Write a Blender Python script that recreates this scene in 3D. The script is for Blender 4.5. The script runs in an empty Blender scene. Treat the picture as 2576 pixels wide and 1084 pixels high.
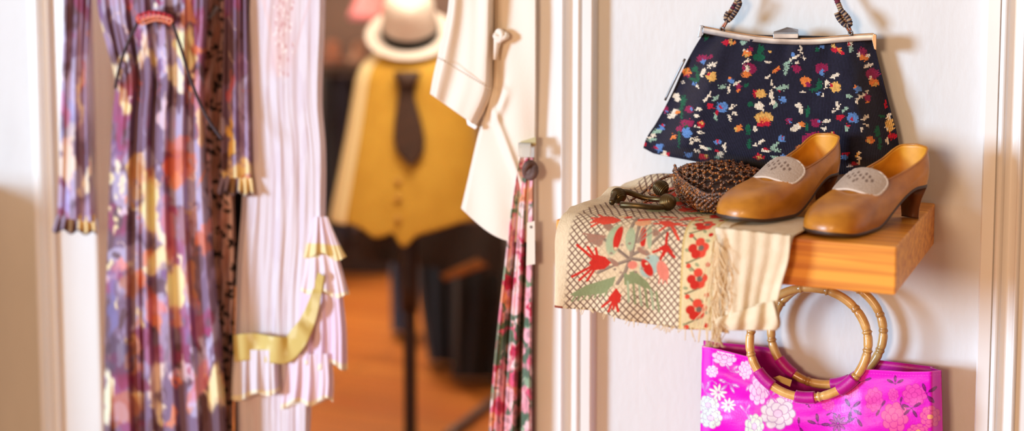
import bpy, bmesh, math, random
import numpy as np
from mathutils import Vector, Matrix
SC = bpy.context.scene
COL = SC.collection
random.seed(7)
RNG = np.random.default_rng(11)

# ------------------------------------------------------------------ camera model (used to survey the place)
S_ = 1.45      # the place is surveyed in units of 1.45 m with the floor at FZ; finish() turns it into metres
FZ = .43
F = 3578.0; PX, PY = 1288.0, 226.0
TH = math.radians(24.0); PH = math.atan(326 / 3578)
CAM = np.array([0, -1.5, 1.5])
FWD = np.array([-math.sin(TH) * math.cos(PH), math.cos(TH) * math.cos(PH), -math.sin(PH)])
RGT = np.array([math.cos(TH), math.sin(TH), 0.0])
UPV = np.cross(RGT, FWD)

def ray(x, y):
    return FWD + RGT * (x - PX) / F - UPV * (y - PY) / F
def atZ(x, y, Z):                       # point at a given distance along the view axis
    return CAM + ray(x, y) * Z
def atW(x, y, off=0.0):                 # point on the plane that lies `off` in front of the wall
    r = ray(x, y); return CAM + r * ((-off - CAM[1]) / r[1])
def atH(x, y, z):                       # point on a horizontal plane
    r = ray(x, y); return CAM + r * ((z - CAM[2]) / r[2])
def atW_arr(X, Y, O):
    X, Y, O = np.broadcast_arrays(np.asarray(X, float), np.asarray(Y, float), np.asarray(O, float))
    R = FWD + RGT * ((X - PX) / F)[..., None] - UPV * ((Y - PY) / F)[..., None]
    t = (-O - CAM[1]) / R[..., 1]
    return CAM + R * t[..., None]

cd = bpy.data.cameras.new('camera'); cam = bpy.data.objects.new('camera', cd); COL.objects.link(cam)
cam.location = CAM
M3 = Matrix((RGT, UPV, -FWD)).transposed()
cam.rotation_euler = M3.to_euler()
cd.sensor_width = 36.0; cd.lens = 36.0 * F / 2576; cd.shift_y = -(542 - PY) / 2576
cd.dof.use_dof = True; cd.dof.focus_distance = 1.44; cd.dof.aperture_fstop = 2.3
cd.clip_start = 0.01
SC.camera = cam

# ------------------------------------------------------------------ helpers
def lin(c):
    c = np.asarray(c, float) / 255.0
    return np.where(c <= 0.04045, c / 12.92, ((c + 0.055) / 1.055) ** 2.4)
def rgba(c):
    l = lin(c); return (float(l[0]), float(l[1]), float(l[2]), 1.0)

def tag(o, label=None, cat=None, group=None, kind=None):
    if label: o['label'] = label
    if cat: o['category'] = cat
    if group: o['group'] = group
    if kind: o['kind'] = kind
    return o
def empty(name, loc, label, cat, group=None, rot=None):
    o = bpy.data.objects.new(name, None); COL.objects.link(o)
    o.location = loc
    if rot: o.rotation_euler = rot
    o.empty_display_size = 0.02
    return tag(o, label, cat, group)

class MB:
    """collects vertices and faces of ONE mesh"""
    def __init__(s): s.v = []; s.f = []; s.n = 0; s.c = []; s.uv = []
    def add(s, V, Fc, col=None, uv=None):
        V = np.asarray(V, float).reshape(-1, 3)
        s.v.append(V); s.f += [tuple(i + s.n for i in q) for q in Fc]; s.n += len(V)
        if col is None: col = np.ones((len(V), 3))
        col = np.broadcast_to(np.asarray(col, float), (len(V), 3)); s.c.append(col)
        if uv is None: uv = np.zeros((len(V), 2))
        s.uv.append(np.asarray(uv, float).reshape(-1, 2))
        return s
    def grid(s, P, col=None, cu=False, cv=False, uv=None, caps=False):
        nv, nu = P.shape[:2]
        ids = np.arange(nv * nu).reshape(nv, nu)
        a = np.concatenate([ids, ids[:, :1]], 1) if cu else ids
        if cv: a = np.concatenate([a, a[:1]], 0)
        q = np.stack([a[:-1, :-1], a[:-1, 1:], a[1:, 1:], a[1:, :-1]], -1).reshape(-1, 4)
        Fc = [tuple(int(k) for k in r) for r in q]
        if caps and cu:
            Fc.append(tuple(int(k) for k in ids[0][::-1])); Fc.append(tuple(int(k) for k in ids[-1]))
        if uv is None:
            uu, vv = np.meshgrid(np.linspace(0, 1, nu), np.linspace(0, 1, nv)); uv = np.stack([uu, vv], -1)
        return s.add(P, Fc, None if col is None else np.asarray(col).reshape(-1, 3), uv)
    def tube(s, pts, r, n=10, closed=False, col=None, squash=1.0):
        pts = np.asarray(pts, float); m = len(pts)
        r = np.broadcast_to(np.asarray(r, float), (m,))
        if closed: T = np.roll(pts, -1, 0) - np.roll(pts, 1, 0)
        else: T = np.gradient(pts, axis=0)
        T /= np.linalg.norm(T, axis=1)[:, None] + 1e-12
        up = np.array([0, 0, 1.0]) if abs(T[0] @ [0, 0, 1]) < .9 else np.array([0, 1.0, 0])
        N = np.zeros_like(T); p = np.cross(T[0], up); p /= np.linalg.norm(p)
        for i in range(m):
            p = p - T[i] * (p @ T[i]); p /= np.linalg.norm(p) + 1e-12; N[i] = p
        B = np.cross(T, N)
        a = np.linspace(0, 2 * np.pi, n, endpoint=False)
        P = pts[:, None] + r[:, None, None] * (np.cos(a)[None, :, None] * N[:, None] + squash * np.sin(a)[None, :, None] * B[:, None])
        c = None
        if col is not None:
            col = np.asarray(col, float)
            c = np.broadcast_to(col if col.ndim == 1 else col[:, None, :], (m, n, 3)).reshape(-1, 3)
        return s.grid(P, c, cu=True, cv=closed, caps=not closed)
    def box(s, a, b, col=None):
        a = np.minimum(a, b) * 1.0, np.maximum(a, b) * 1.0
        (x0, y0, z0), (x1, y1, z1) = a
        V = [(x0, y0, z0), (x1, y0, z0), (x1, y1, z0), (x0, y1, z0), (x0, y0, z1), (x1, y0, z1), (x1, y1, z1), (x0, y1, z1)]
        return s.hexa(V, col)
    def hexa(s, V, col=None):
        return s.add(V, [(3, 2, 1, 0), (4, 5, 6, 7), (0, 1, 5, 4), (1, 2, 6, 5), (2, 3, 7, 6), (3, 0, 4, 7)], col)
    def lathe(s, prof, M=None, n=40, col=None):
        prof = np.asarray(prof, float); a = np.linspace(0, 2 * np.pi, n, endpoint=False)
        P = np.stack([prof[:, 0, None] * np.cos(a), prof[:, 0, None] * np.sin(a), np.broadcast_to(prof[:, 1, None], (len(prof), n))], -1)
        if M is not None: P = P @ M[:3, :3].T + M[:3, 3]
        c = None
        if col is not None:
            col = np.asarray(col, float)
            c = np.broadcast_to(col if col.ndim == 1 else col[:, None, :], (len(prof), n, 3)).reshape(-1, 3)
        return s.grid(P, c, cu=True, caps=True)
    def prism(s, poly, d0, d1, fn):
        """poly of 2-D points, fn(x, y, d) -> 3-D"""
        n = len(poly)
        V = [fn(x, y, d0) for x, y in poly] + [fn(x, y, d1) for x, y in poly]
        Fc = [tuple(range(n))[::-1], tuple(range(n, 2 * n))] + [(i, (i + 1) % n, n + (i + 1) % n, n + i) for i in range(n)]
        return s.add(V, Fc)
    def ball(s, c, r, col=None, rings=6, n=8, M=None):
        th = np.linspace(0.0001, np.pi - .0001, rings + 1); a = np.linspace(0, 2 * np.pi, n, endpoint=False)
        P = np.stack([np.sin(th)[:, None] * np.cos(a), np.sin(th)[:, None] * np.sin(a), np.broadcast_to(np.cos(th)[:, None], (rings + 1, n))], -1) * np.asarray(r, float)
        if M is not None: P = P @ np.asarray(M).T
        P = P + np.asarray(c)
        return s.grid(P, None if col is None else np.broadcast_to(col, P.shape).reshape(-1, 3), cu=True)
    def build(s, name, mat, parent=None, smooth=True, solid=0.0, bevel=0.0, sub=0, soff=0.0, world=True):
        V = np.concatenate(s.v) if s.v else np.zeros((0, 3))
        if parent is not None and world:
            MI = np.array(Matrix.LocRotScale(parent.location, parent.rotation_euler, None).inverted()) if parent.parent is None else \
                 np.array(full(parent).inverted())
            V = V @ MI[:3, :3].T + MI[:3, 3]
        me = bpy.data.meshes.new(name); me.from_pydata([tuple(v) for v in V], [], s.f); me.update()
        ca = me.color_attributes.new('Col', 'FLOAT_COLOR', 'POINT')
        cc = np.concatenate([np.concatenate(s.c), np.ones((len(V), 1))], 1).astype(np.float32); ca.data.foreach_set('color', cc.ravel())
        uvl = me.uv_layers.new(name='UVMap'); vi = np.zeros(len(me.loops), dtype=np.int32); me.loops.foreach_get('vertex_index', vi)
        uvl.data.foreach_set('uv', np.concatenate(s.uv)[vi].astype(np.float32).ravel())
        bm = bmesh.new(); bm.from_mesh(me); bmesh.ops.recalc_face_normals(bm, faces=bm.faces); bm.to_mesh(me); bm.free()
        if smooth: me.polygons.foreach_set('use_smooth', [True] * len(me.polygons))
        me.materials.append(mat)
        o = bpy.data.objects.new(name, me); COL.objects.link(o)
        if parent is not None: o.parent = parent
        if bevel:
            m = o.modifiers.new('bevel', 'BEVEL'); m.width = bevel; m.segments = 3; m.limit_method = 'ANGLE'; m.angle_limit = math.radians(40)
        if sub:
            m = o.modifiers.new('subsurf', 'SUBSURF'); m.levels = sub; m.render_levels = sub
        if solid:
            m = o.modifiers.new('solid', 'SOLIDIFY'); m.thickness = solid; m.offset = soff
        return o
def full(o):
    M = Matrix.LocRotScale(o.location, o.rotation_euler, None)
    return full(o.parent) @ M if o.parent is not None else M

def sm(a, b, x):
    t = np.clip((np.asarray(x, float) - a) / (b - a), 0, 1); return t * t * (3 - 2 * t)
def poly_at(pts, n):
    """smooth resample of a 2-D/3-D polyline into n points (Catmull-Rom, chord length)"""
    p = np.asarray(pts, float)
    if len(p) == 2: return p[0] + (p[1] - p[0]) * np.linspace(0, 1, n)[:, None]
    d = np.r_[0, np.cumsum(np.linalg.norm(np.diff(p, axis=0), axis=1))]
    m = np.gradient(p, d, axis=0)
    t = np.linspace(0, d[-1], n); k = np.clip(np.searchsorted(d, t, side='right') - 1, 0, len(d) - 2)
    h = (d[k + 1] - d[k]); s_ = ((t - d[k]) / h)[:, None]; h = h[:, None]
    return (2 * s_**3 - 3 * s_**2 + 1) * p[k] + (s_**3 - 2 * s_**2 + s_) * h * m[k] + (-2 * s_**3 + 3 * s_**2) * p[k + 1] + (s_**3 - s_**2) * h * m[k + 1]
def vnoise(x, y, seed=0):
    """smooth value noise, 0..1"""
    r = np.random.default_rng(seed).random((64, 64))
    x = np.asarray(x, float); y = np.asarray(y, float)
    xi = np.floor(x).astype(int); yi = np.floor(y).astype(int); fx = x - xi; fy = y - yi
    fx = fx * fx * (3 - 2 * fx); fy = fy * fy * (3 - 2 * fy)
    g = lambda a, b: r[b % 64, a % 64]
    return (g(xi, yi) * (1 - fx) + g(xi + 1, yi) * fx) * (1 - fy) + (g(xi, yi + 1) * (1 - fx) + g(xi + 1, yi + 1) * fx) * fy
def fbm(x, y, seed=0, o=3):
    return sum(vnoise(x * 2**k, y * 2**k, seed + k) / 2**k for k in range(o)) / sum(1 / 2**k for k in range(o))

class Paint:
    """surface pattern as vertex colours: X, Y are the cloth's own pattern coordinates"""
    def __init__(s, X, Y, base):
        s.X, s.Y = X, Y; s.c = np.broadcast_to(lin(base), X.shape + (3,)).copy()
    def mask(s, m, col, a=1.0):
        m = (m * a)[..., None]; s.c = s.c * (1 - m) + lin(col) * m
    def ell(s, cx, cy, rx, ry, col, ang=0, soft=.15, a=1.0):
        t = math.radians(ang); dx, dy = s.X - cx, s.Y - cy
        u = (dx * math.cos(t) + dy * math.sin(t)) / rx; v = (-dx * math.sin(t) + dy * math.cos(t)) / ry
        d = np.sqrt(u * u + v * v); s.mask(1 - sm(1 - soft, 1 + soft, d), col, a)
    def line(s, pts, w, col, a=1.0):
        for (x0, y0), (x1, y1) in zip(pts[:-1], pts[1:]):
            dx, dy = x1 - x0, y1 - y0; L = dx * dx + dy * dy + 1e-9
            t = np.clip(((s.X - x0) * dx + (s.Y - y0) * dy) / L, 0, 1)
            d = np.hypot(s.X - x0 - t * dx, s.Y - y0 - t * dy); s.mask(1 - sm(w * .5 - .8, w * .5 + .8, d), col, a)
    def poly(s, pts, col, a=1.0):
        X, Y = s.X, s.Y; ins = np.zeros(X.shape, bool); n = len(pts)
        for i in range(n):
            x0, y0 = pts[i]; x1, y1 = pts[(i + 1) % n]
            if y0 == y1: continue
            c = ((y0 > Y) != (y1 > Y)) & (X < (x1 - x0) * (Y - y0) / (y1 - y0) + x0); ins ^= c
        s.mask(ins.astype(float), col, a)
    def flower(s, cx, cy, r, col, cen=None, n=5, ang=0, inner=.55, pr=.5):
        for k in range(n):
            t = math.radians(ang + 360 * k / n)
            s.ell(cx + r * inner * math.cos(t), cy + r * inner * math.sin(t), r * pr, r * pr * .85, col, math.degrees(t))
        s.ell(cx, cy, r * .4, r * .4, col)
        if cen is not None: s.ell(cx, cy, r * .24, r * .24, cen)
    def leaf(s, cx, cy, L, w, ang, col):
        s.ell(cx, cy, L, w, col, ang)

# ------------------------------------------------------------------ materials
def pm(name, col=(200, 200, 200), rough=.6, col2=None, nscale=15.0, bump=0.0, bscale=200.0, metal=0.0, spec=.5,
       attr=False, sheen=0.0, stretch=(1, 1, 1), coat=0.0, trans=0.0, sss=0.0, mottled=None, uvrib=None, detail=4.0, aniso=0.0):
    m = bpy.data.materials.new(name); m.use_nodes = True; nt = m.node_tree; N = nt.nodes; L = nt.links
    b = N['Principled BSDF']; b.inputs['Roughness'].default_value = rough; b.inputs['Metallic'].default_value = metal
    b.inputs['Specular IOR Level'].default_value = spec; b.inputs['Base Color'].default_value = rgba(col)
    if sheen: b.inputs['Sheen Weight'].default_value = sheen; b.inputs['Sheen Roughness'].default_value = .4
    if coat: b.inputs['Coat Weight'].default_value = coat; b.inputs['Coat Roughness'].default_value = .15
    if trans: b.inputs['Transmission Weight'].default_value = trans
    if aniso: b.inputs['Anisotropic'].default_value = aniso
    tc = N.new('ShaderNodeTexCoord'); mp = N.new('ShaderNodeMapping'); mp.inputs['Scale'].default_value = stretch
    L.new(tc.outputs['Object'], mp.inputs['Vector'])
    src = None
    if attr:
        at = N.new('ShaderNodeVertexColor'); at.layer_name = 'Col'; src = at.outputs['Color']
    if col2 is not None:
        nz = N.new('ShaderNodeTexNoise'); nz.inputs['Scale'].default_value = nscale; nz.inputs['Detail'].default_value = detail
        L.new(mp.outputs['Vector'], nz.inputs['Vector'])
        rp = N.new('ShaderNodeValToRGB'); rp.color_ramp.elements[0].position = .32; rp.color_ramp.elements[1].position = .68
        rp.color_ramp.elements[0].color = rgba(col); rp.color_ramp.elements[1].color = rgba(col2)
        L.new(nz.outputs['Fac'], rp.inputs['Fac'])
        if attr:
            mx = N.new('ShaderNodeMix'); mx.data_type = 'RGBA'; mx.blend_type = 'MULTIPLY'; mx.inputs[0].default_value = 1
            L.new(src, mx.inputs[6]); L.new(rp.outputs['Color'], mx.inputs[7]); src = mx.outputs[2]
        else: src = rp.outputs['Color']
    if src is not None: L.new(src, b.inputs['Base Color'])
    hsrc = None
    if uvrib is not None:                                  # woven ribs that follow the cloth's own UV
        fu, fv = uvrib
        sp = N.new('ShaderNodeSeparateXYZ'); L.new(tc.outputs['UV'], sp.inputs[0])
        def wave(out, f):
            a = N.new('ShaderNodeMath'); a.operation = 'MULTIPLY'; a.inputs[1].default_value = f * 2 * math.pi; L.new(out, a.inputs[0])
            c = N.new('ShaderNodeMath'); c.operation = 'SINE'; L.new(a.outputs[0], c.inputs[0])
            d = N.new('ShaderNodeMath'); d.operation = 'ABSOLUTE'; L.new(c.outputs[0], d.inputs[0]); return d.outputs[0]
        if fu and fv:
            mm = N.new('ShaderNodeMath'); mm.operation = 'MULTIPLY'; L.new(wave(sp.outputs[0], fu), mm.inputs[0]); L.new(wave(sp.outputs[1], fv), mm.inputs[1]); hsrc = mm.outputs[0]
        else: hsrc = wave(sp.outputs[0], fu) if fu else wave(sp.outputs[1], fv)
    elif bump:
        n2 = N.new('ShaderNodeTexNoise'); n2.inputs['Scale'].default_value = bscale; n2.inputs['Detail'].default_value = 3
        L.new(mp.outputs['Vector'], n2.inputs['Vector']); hsrc = n2.outputs['Fac']
    if hsrc is not None and bump:
        bp = N.new('ShaderNodeBump'); bp.inputs['Strength'].default_value = bump; bp.inputs['Distance'].default_value = .002
        L.new(hsrc, bp.inputs['Height']); L.new(bp.outputs['Normal'], b.inputs['Normal'])
    return m

def wood_mat(name, c1, c2, rough, scale, stretch, coat=0.0):
    m = bpy.data.materials.new(name); m.use_nodes = True; nt = m.node_tree; N = nt.nodes; L = nt.links
    b = N['Principled BSDF']; b.inputs['Roughness'].default_value = rough
    if coat: b.inputs['Coat Weight'].default_value = coat; b.inputs['Coat Roughness'].default_value = .2
    tc = N.new('ShaderNodeTexCoord'); mp = N.new('ShaderNodeMapping'); mp.inputs['Scale'].default_value = stretch
    L.new(tc.outputs['Object'], mp.inputs['Vector'])
    nz = N.new('ShaderNodeTexNoise'); nz.inputs['Scale'].default_value = scale; nz.inputs['Detail'].default_value = 5; nz.inputs['Distortion'].default_value = .4
    L.new(mp.outputs['Vector'], nz.inputs['Vector'])
    rp = N.new('ShaderNodeValToRGB'); rp.color_ramp.elements[0].position = .35; rp.color_ramp.elements[1].position = .65
    rp.color_ramp.elements[0].color = rgba(c1); rp.color_ramp.elements[1].color = rgba(c2)
    L.new(nz.outputs['Fac'], rp.inputs['Fac']); L.new(rp.outputs['Color'], b.inputs['Base Color'])
    bp = N.new('ShaderNodeBump'); bp.inputs['Strength'].default_value = .08; bp.inputs['Distance'].default_value = .002
    L.new(nz.outputs['Fac'], bp.inputs['Height']); L.new(bp.outputs['Normal'], b.inputs['Normal'])
    return m

M = {}
M['plaster'] = pm('wall_paint', (216, 214, 214), .55, (224, 222, 222), 9, .35, 90, stretch=(1, 1, .45))
M['gloss'] = pm('trim_paint', (232, 227, 224), .32, (238, 234, 231), 12, .12, 60, stretch=(1, 1, .25))
M['backwall'] = pm('back_wall_paint', (120, 100, 92), .7, (108, 90, 84), 4)
M['sidewall'] = pm('side_wall_paint', (180, 150, 120), .7, (165, 138, 110), 4)
M['ceiling'] = pm('ceiling_paint', (215, 210, 205), .8)

# ------------------------------------------------------------------ setting
def struct(mb, name, mat, **k):
    o = mb.build(name, mat, None, **k); o['kind'] = 'structure'; return o
XL, XR = -1.268, -.637                                   # the doorway between the casings
mb = MB()
mb.box((-3.2, 0, FZ), (XL - .02, .13, 2.3)); mb.box((XR + .02, 0, FZ), (1.6, .13, 2.3)); mb.box((XL - .02, 0, 1.95), (XR + .02, .13, 2.3))
struct(mb, 'wall_front', M['plaster'], smooth=False)
def casing(name, x_out, x_in):
    """moulded architrave: flat outer strip, bead, cove, ridge, wide inner flat (profile swept up the wall)"""
    w = abs(x_in - x_out); s_ = 1 if x_in > x_out else -1
    pr = [(0, 0), (0, -.017), (.0015, -.0185), (.0125, -.0185), (.0135, -.015)]
    for k in range(9):
        a = math.pi * (1 - k / 8); pr.append((.0175 + .004 * math.cos(a), -.015 - .0055 * math.sin(a)))
    for k in range(9):
        t = k / 8; pr.append((.022 + .011 * t, -.0145 + .0035 * math.sin(math.pi * t) - .002 * t))
    for k in range(7):
        a = math.pi * (1 - k / 6); pr.append((.0355 + .0025 * math.cos(a), -.0165 - .005 * math.sin(a)))
    pr += [(.0385, -.014), (w - .004, -.0135), (w - .001, -.0125), (w, -.011), (w, 0)]
    z = np.linspace(FZ, 2.0, 60); n = len(pr)
    P = np.array([[(x_out + s_ * px, py, zz) for px, py in pr] for zz in z])
    m = MB(); m.grid(P, cu=True, caps=True); o = m.build(name, M['gloss'], None, smooth=False); o['kind'] = 'structure'
    return o
casing('trim_1', -1.372, XL); casing('trim_2', -.5615, XR); casing('trim_3', -.144, -.03)
mb = MB(); mb.box((XL - .02, -.0005, FZ), (XL, .131, 1.95)); mb.box((XL, .05, FZ), (XL + .012, .085, 1.95)); struct(mb, 'trim_4', M['gloss'], smooth=False, bevel=.002)
mb = MB(); mb.box((XR, -.0005, FZ), (XR + .02, .131, 1.95)); mb.box((XR - .012, .05, FZ), (XR, .085, 1.95)); struct(mb, 'trim_5', M['gloss'], smooth=False, bevel=.002)
# wooden floor made of boards
def floor_mat():
    m = bpy.data.materials.new('floor_boards'); m.use_nodes = True; nt = m.node_tree; N = nt.nodes; L = nt.links
    b = N['Principled BSDF']; b.inputs['Roughness'].default_value = .35
    tc = N.new('ShaderNodeTexCoord'); br = N.new('ShaderNodeTexBrick'); L.new(tc.outputs['Object'], br.inputs['Vector'])
    br.inputs['Color1'].default_value = rgba((222, 138, 62)); br.inputs['Color2'].default_value = rgba((200, 116, 50)); br.inputs['Mortar'].default_value = rgba((90, 42, 20))
    br.inputs['Scale'].default_value = 1; br.inputs['Mortar Size'].default_value = .003; br.inputs['Brick Width'].default_value = 1.8; br.inputs['Row Height'].default_value = .11
    nz = N.new('ShaderNodeTexNoise'); nz.inputs['Scale'].default_value = 6; mp = N.new('ShaderNodeMapping'); mp.inputs['Scale'].default_value = (.3, 4, 1)
    L.new(tc.outputs['Object'], mp.inputs['Vector']); L.new(mp.outputs['Vector'], nz.inputs['Vector'])
    mx = N.new('ShaderNodeMix'); mx.data_type = 'RGBA'; mx.blend_type = 'MULTIPLY'; mx.inputs[0].default_value = .25
    L.new(br.outputs['Color'], mx.inputs[6]); L.new(nz.outputs['Color'], mx.inputs[7]); L.new(mx.outputs[2], b.inputs['Base Color'])
    return m
M['floor'] = floor_mat()
mb = MB(); mb.box((-4.5, -3.2, FZ - .05), (1.6, 3.4, FZ)); struct(mb, 'floor', M['floor'], smooth=False)
mb = MB(); mb.box((-4.5, 3.3, FZ), (1.6, 3.4, 2.3)); struct(mb, 'wall_back', M['backwall'], smooth=False)
mb = MB(); mb.box((-4.6, .13, FZ), (-4.5, 3.4, 2.3)); struct(mb, 'wall_left', M['sidewall'], smooth=False)
mb = MB(); mb.box((1.5, .13, FZ), (1.6, 3.3, 2.3)); struct(mb, 'wall_right', M['sidewall'], smooth=False)
mb = MB(); mb.box((-4.6, .0, 2.3), (1.6, 3.4, 2.35)); struct(mb, 'ceiling', M['ceiling'], smooth=False)

# ------------------------------------------------------------------ light
def area(name, loc, target, sx, sy, energy, col):
    l = bpy.data.lights.new(name, 'AREA'); l.shape = 'RECTANGLE'; l.size = sx; l.size_y = sy; l.energy = energy; l.color = col
    o = bpy.data.objects.new(name, l); COL.objects.link(o); o.location = loc
    d = Vector(target) - Vector(loc); o.rotation_euler = d.to_track_quat('-Z', 'Y').to_euler(); return o
tg = (-.5, 0, 1.25)
sl_ = bpy.data.lights.new('daylight', 'SUN'); sl_.energy = 3.4; sl_.color = (.52, .77, 1.0); sl_.angle = math.radians(15)
so_ = bpy.data.objects.new('daylight', sl_); COL.objects.link(so_); so_.location = (-3, -3, 1.7)
so_.rotation_euler = Vector((math.cos(math.radians(47)), math.sin(math.radians(47)), -math.tan(math.radians(3.5)))).to_track_quat('-Z', 'Y').to_euler()
area('lamp_light', (-.55, -3.3, 1.75), tg, .5, .5, 38, (1, .68, .40))
def point(name, loc, e, col, r=.1):
    l = bpy.data.lights.new(name, 'POINT'); l.energy = e; l.color = col; l.shadow_soft_size = r
    o = bpy.data.objects.new(name, l); COL.objects.link(o); o.location = loc; return o
point('back_room_lamp', (-1.05, .75, 2.05), 34, (1, .84, .66), .15)
point('back_room_bulb', (-2.3, 2.3, 2.1), 62, (1, .80, .58), .15)
w = bpy.data.worlds.new('world'); SC.world = w; w.use_nodes = True
w.node_tree.nodes['Background'].inputs[0].default_value = (1.0, .66, .40, 1); w.node_tree.nodes['Background'].inputs[1].default_value = .55
wn, wl = w.node_tree.nodes, w.node_tree.links                # the shop is brighter towards its windows on the left
wt = wn.new('ShaderNodeTexCoord'); ws = wn.new('ShaderNodeSeparateXYZ'); wl.new(wt.outputs['Generated'], ws.inputs[0])
wm = wn.new('ShaderNodeMapRange'); wm.inputs['From Min'].default_value = -1; wm.inputs['From Max'].default_value = 1; wm.inputs['To Min'].default_value = .64; wm.inputs['To Max'].default_value = .20
wl.new(ws.outputs[0], wm.inputs['Value']); wl.new(wm.outputs[0], wn['Background'].inputs[1])
SC.view_settings.view_transform = 'Standard'; SC.view_settings.look = 'None'; SC.view_settings.gamma = 1; SC.view_settings.exposure = .10
SC.view_settings.use_curve_mapping = False
SC.cycles.use_denoising = True

# unseen wooden box added against the wall just left of the frame: it keeps the low daylight off the foot of the left wall
M['blocker'] = wood_mat('blocker_wood', (96, 64, 40), (80, 52, 32), .5, 3, (2, 2, 14))
ctr = empty('sun_blocker', (-1.9, -.11, FZ), 'unseen wooden box added to shade the foot of the left wall', 'blocker')
mb = MB(); mb.box((-2.3, -.205, FZ), (-1.51, -.012, 1.175)); mb.build('blocker_body', M['blocker'], ctr, smooth=False, bevel=.004)
mb = MB(); mb.box((-2.31, -.215, 1.175), (-1.50, -.004, 1.195)); mb.build('blocker_top', M['blocker'], ctr, smooth=False, bevel=.004)

# ================================================================== FOREGROUND
# ------------------------------------------------------------------ wall shelf
M['pine'] = wood_mat('pine', (246, 166, 58), (206, 118, 34), .42, 2.0, (1.5, 30, 60), coat=.12)
SX0, SX1, SY, SZ0, SZ1 = -.512, -.191, -.246, 1.208, 1.251
mb = MB(); mb.box((SX0, SY, SZ0), (SX1, 0, SZ1))
tag(mb.build('wall_shelf', M['pine'], None, smooth=False, bevel=.0015), 'thick honey-coloured pine shelf block jutting from the white wall', 'shelf')

# ------------------------------------------------------------------ needlepoint handbag
def lerp_table(pts, t):
    pts = np.asarray(pts, float); return np.stack([np.interp(t, np.linspace(0, 1, len(pts)), pts[:, k]) for k in range(pts.shape[1])], -1)
M['needle'] = pm('needlepoint_wool', attr=True, rough=.85, uvrib=(75, 0), bump=.6, sheen=.15, spec=.2)
M['silver'] = pm('worn_silver_metal', (158, 158, 162), .38, (120, 114, 114), 40, metal=1.0)
M['brass'] = pm('aged_brass', (176, 142, 112), .4, (140, 112, 84), 60, metal=1.0)
purse = empty('handbag', atW(1940, 420, .0), 'black needlepoint handbag with scattered flowers and silver frame, hung on wall', 'handbag')
NU, NV = 452, 340
u = np.linspace(0, 1, NU); v = np.linspace(0, 1, NV)
Lp = poly_at([(1772, 80), (1748, 118), (1720, 170), (1688, 240), (1650, 310), (1624, 352), (1618, 372)], NV)
Rp = poly_at([(2196, 94), (2206, 140), (2221, 200), (2240, 275), (2255, 330), (2262, 375), (2262, 392)], NV)
UU, VV = np.meshgrid(u, v)
X = Lp[:, None, 0] * (1 - UU) + Rp[:, None, 0] * UU
top = np.interp(u, [0, .25, .5, .75, 1], [80, 98, 108, 104, 92])[None]; bot = np.interp(u, [0, .04, .1, .22, .5, .75, .9, .96, 1], [372, 386, 394, 408, 432, 440, 430, 416, 392])[None]
Ylin = Lp[:, None, 1] * (1 - UU) + Rp[:, None, 1] * UU
vt = (Ylin - (80 * (1 - UU) + 94 * UU)) / ((372 - 80) * (1 - UU) + (392 - 94) * UU)
Y = top * (1 - vt) + bot * vt
edge = np.minimum(UU, 1 - UU); bul = sm(0, .16, edge) * (0.35 + .65 * sm(0, .55, VV)) * (1 - .75 * sm(.86, 1, VV) ** 2)
gath = np.sin(UU * 46 + 3 * fbm(UU * 3, VV * 2, 3)) * np.exp(-VV * 7) * .0016 + np.sin(UU * 21 + 2) * np.exp(-VV * 4) * .0022
wr = (fbm(UU * 5, VV * 3, 5) - .5) * .008 * sm(0, .2, VV)
off = .022 + .030 * bul + gath + wr
Pf = atW_arr(X, Y, off)
# ----- stitched flowers (pattern coordinates quantised to stitches)
cw = 640 / 136.0; ch = 350 / 76.0
Xq = 1618 + (np.floor((UU * 136)) + .5) * cw * .0 + X * 0
NSU, NSV = 150, 108
Uq = (np.floor(UU * NSU) + .5) / NSU; Vq = (np.floor(VV * NSV) + .5) / NSV
Xq = np.interp(Vq[:, 0], v, Lp[:, 0])[:, None] * (1 - Uq) + np.interp(Vq[:, 0], v, Rp[:, 0])[:, None] * Uq
tq = np.interp(Uq, u, top[0]); bq = np.interp(Uq, u, bot[0]); Yq = tq * (1 - Vq) + bq * Vq
rj = np.random.default_rng(9); jx = rj.normal(0, 1.5, (NSV, NSU)); jy = rj.normal(0, 1.5, (NSV, NSU)); si, sj = np.clip((VV * NSV).astype(int), 0, NSV - 1), np.clip((UU * NSU).astype(int), 0, NSU - 1)
Xq = Xq + jx[si, sj]; Yq = Yq + jy[si, sj]                # ragged, stitch-wise edges
pp = Paint(Xq, Yq, (34, 32, 50))
W1, OR, YE, RE, MA, BL, GR, MI = (240, 222, 200), (236, 130, 62), (228, 172, 92), (196, 26, 52), (150, 32, 78), (96, 136, 196), (24, 92, 66), (150, 178, 158)
def zz(x, y): return 1540 + x / 2.4636, y / 2.4636
def blob(x, y, r, col, col2=None, n=5, ang=0):
    pp.flower(x, y, r, col, None, n, ang, .6, .5)
    if col2 is not None: pp.ell(x + r * .1, y + r * .25, r * .5, r * .5, col2)
def sprig(x, y, s, cols, ang):
    for k, c in enumerate(cols):
        t = math.radians(ang + k * 47 - 60); pp.ell(x + s * math.cos(t), y + s * math.sin(t), s * .75, s * .28, c, math.degrees(t), .1)
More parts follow.
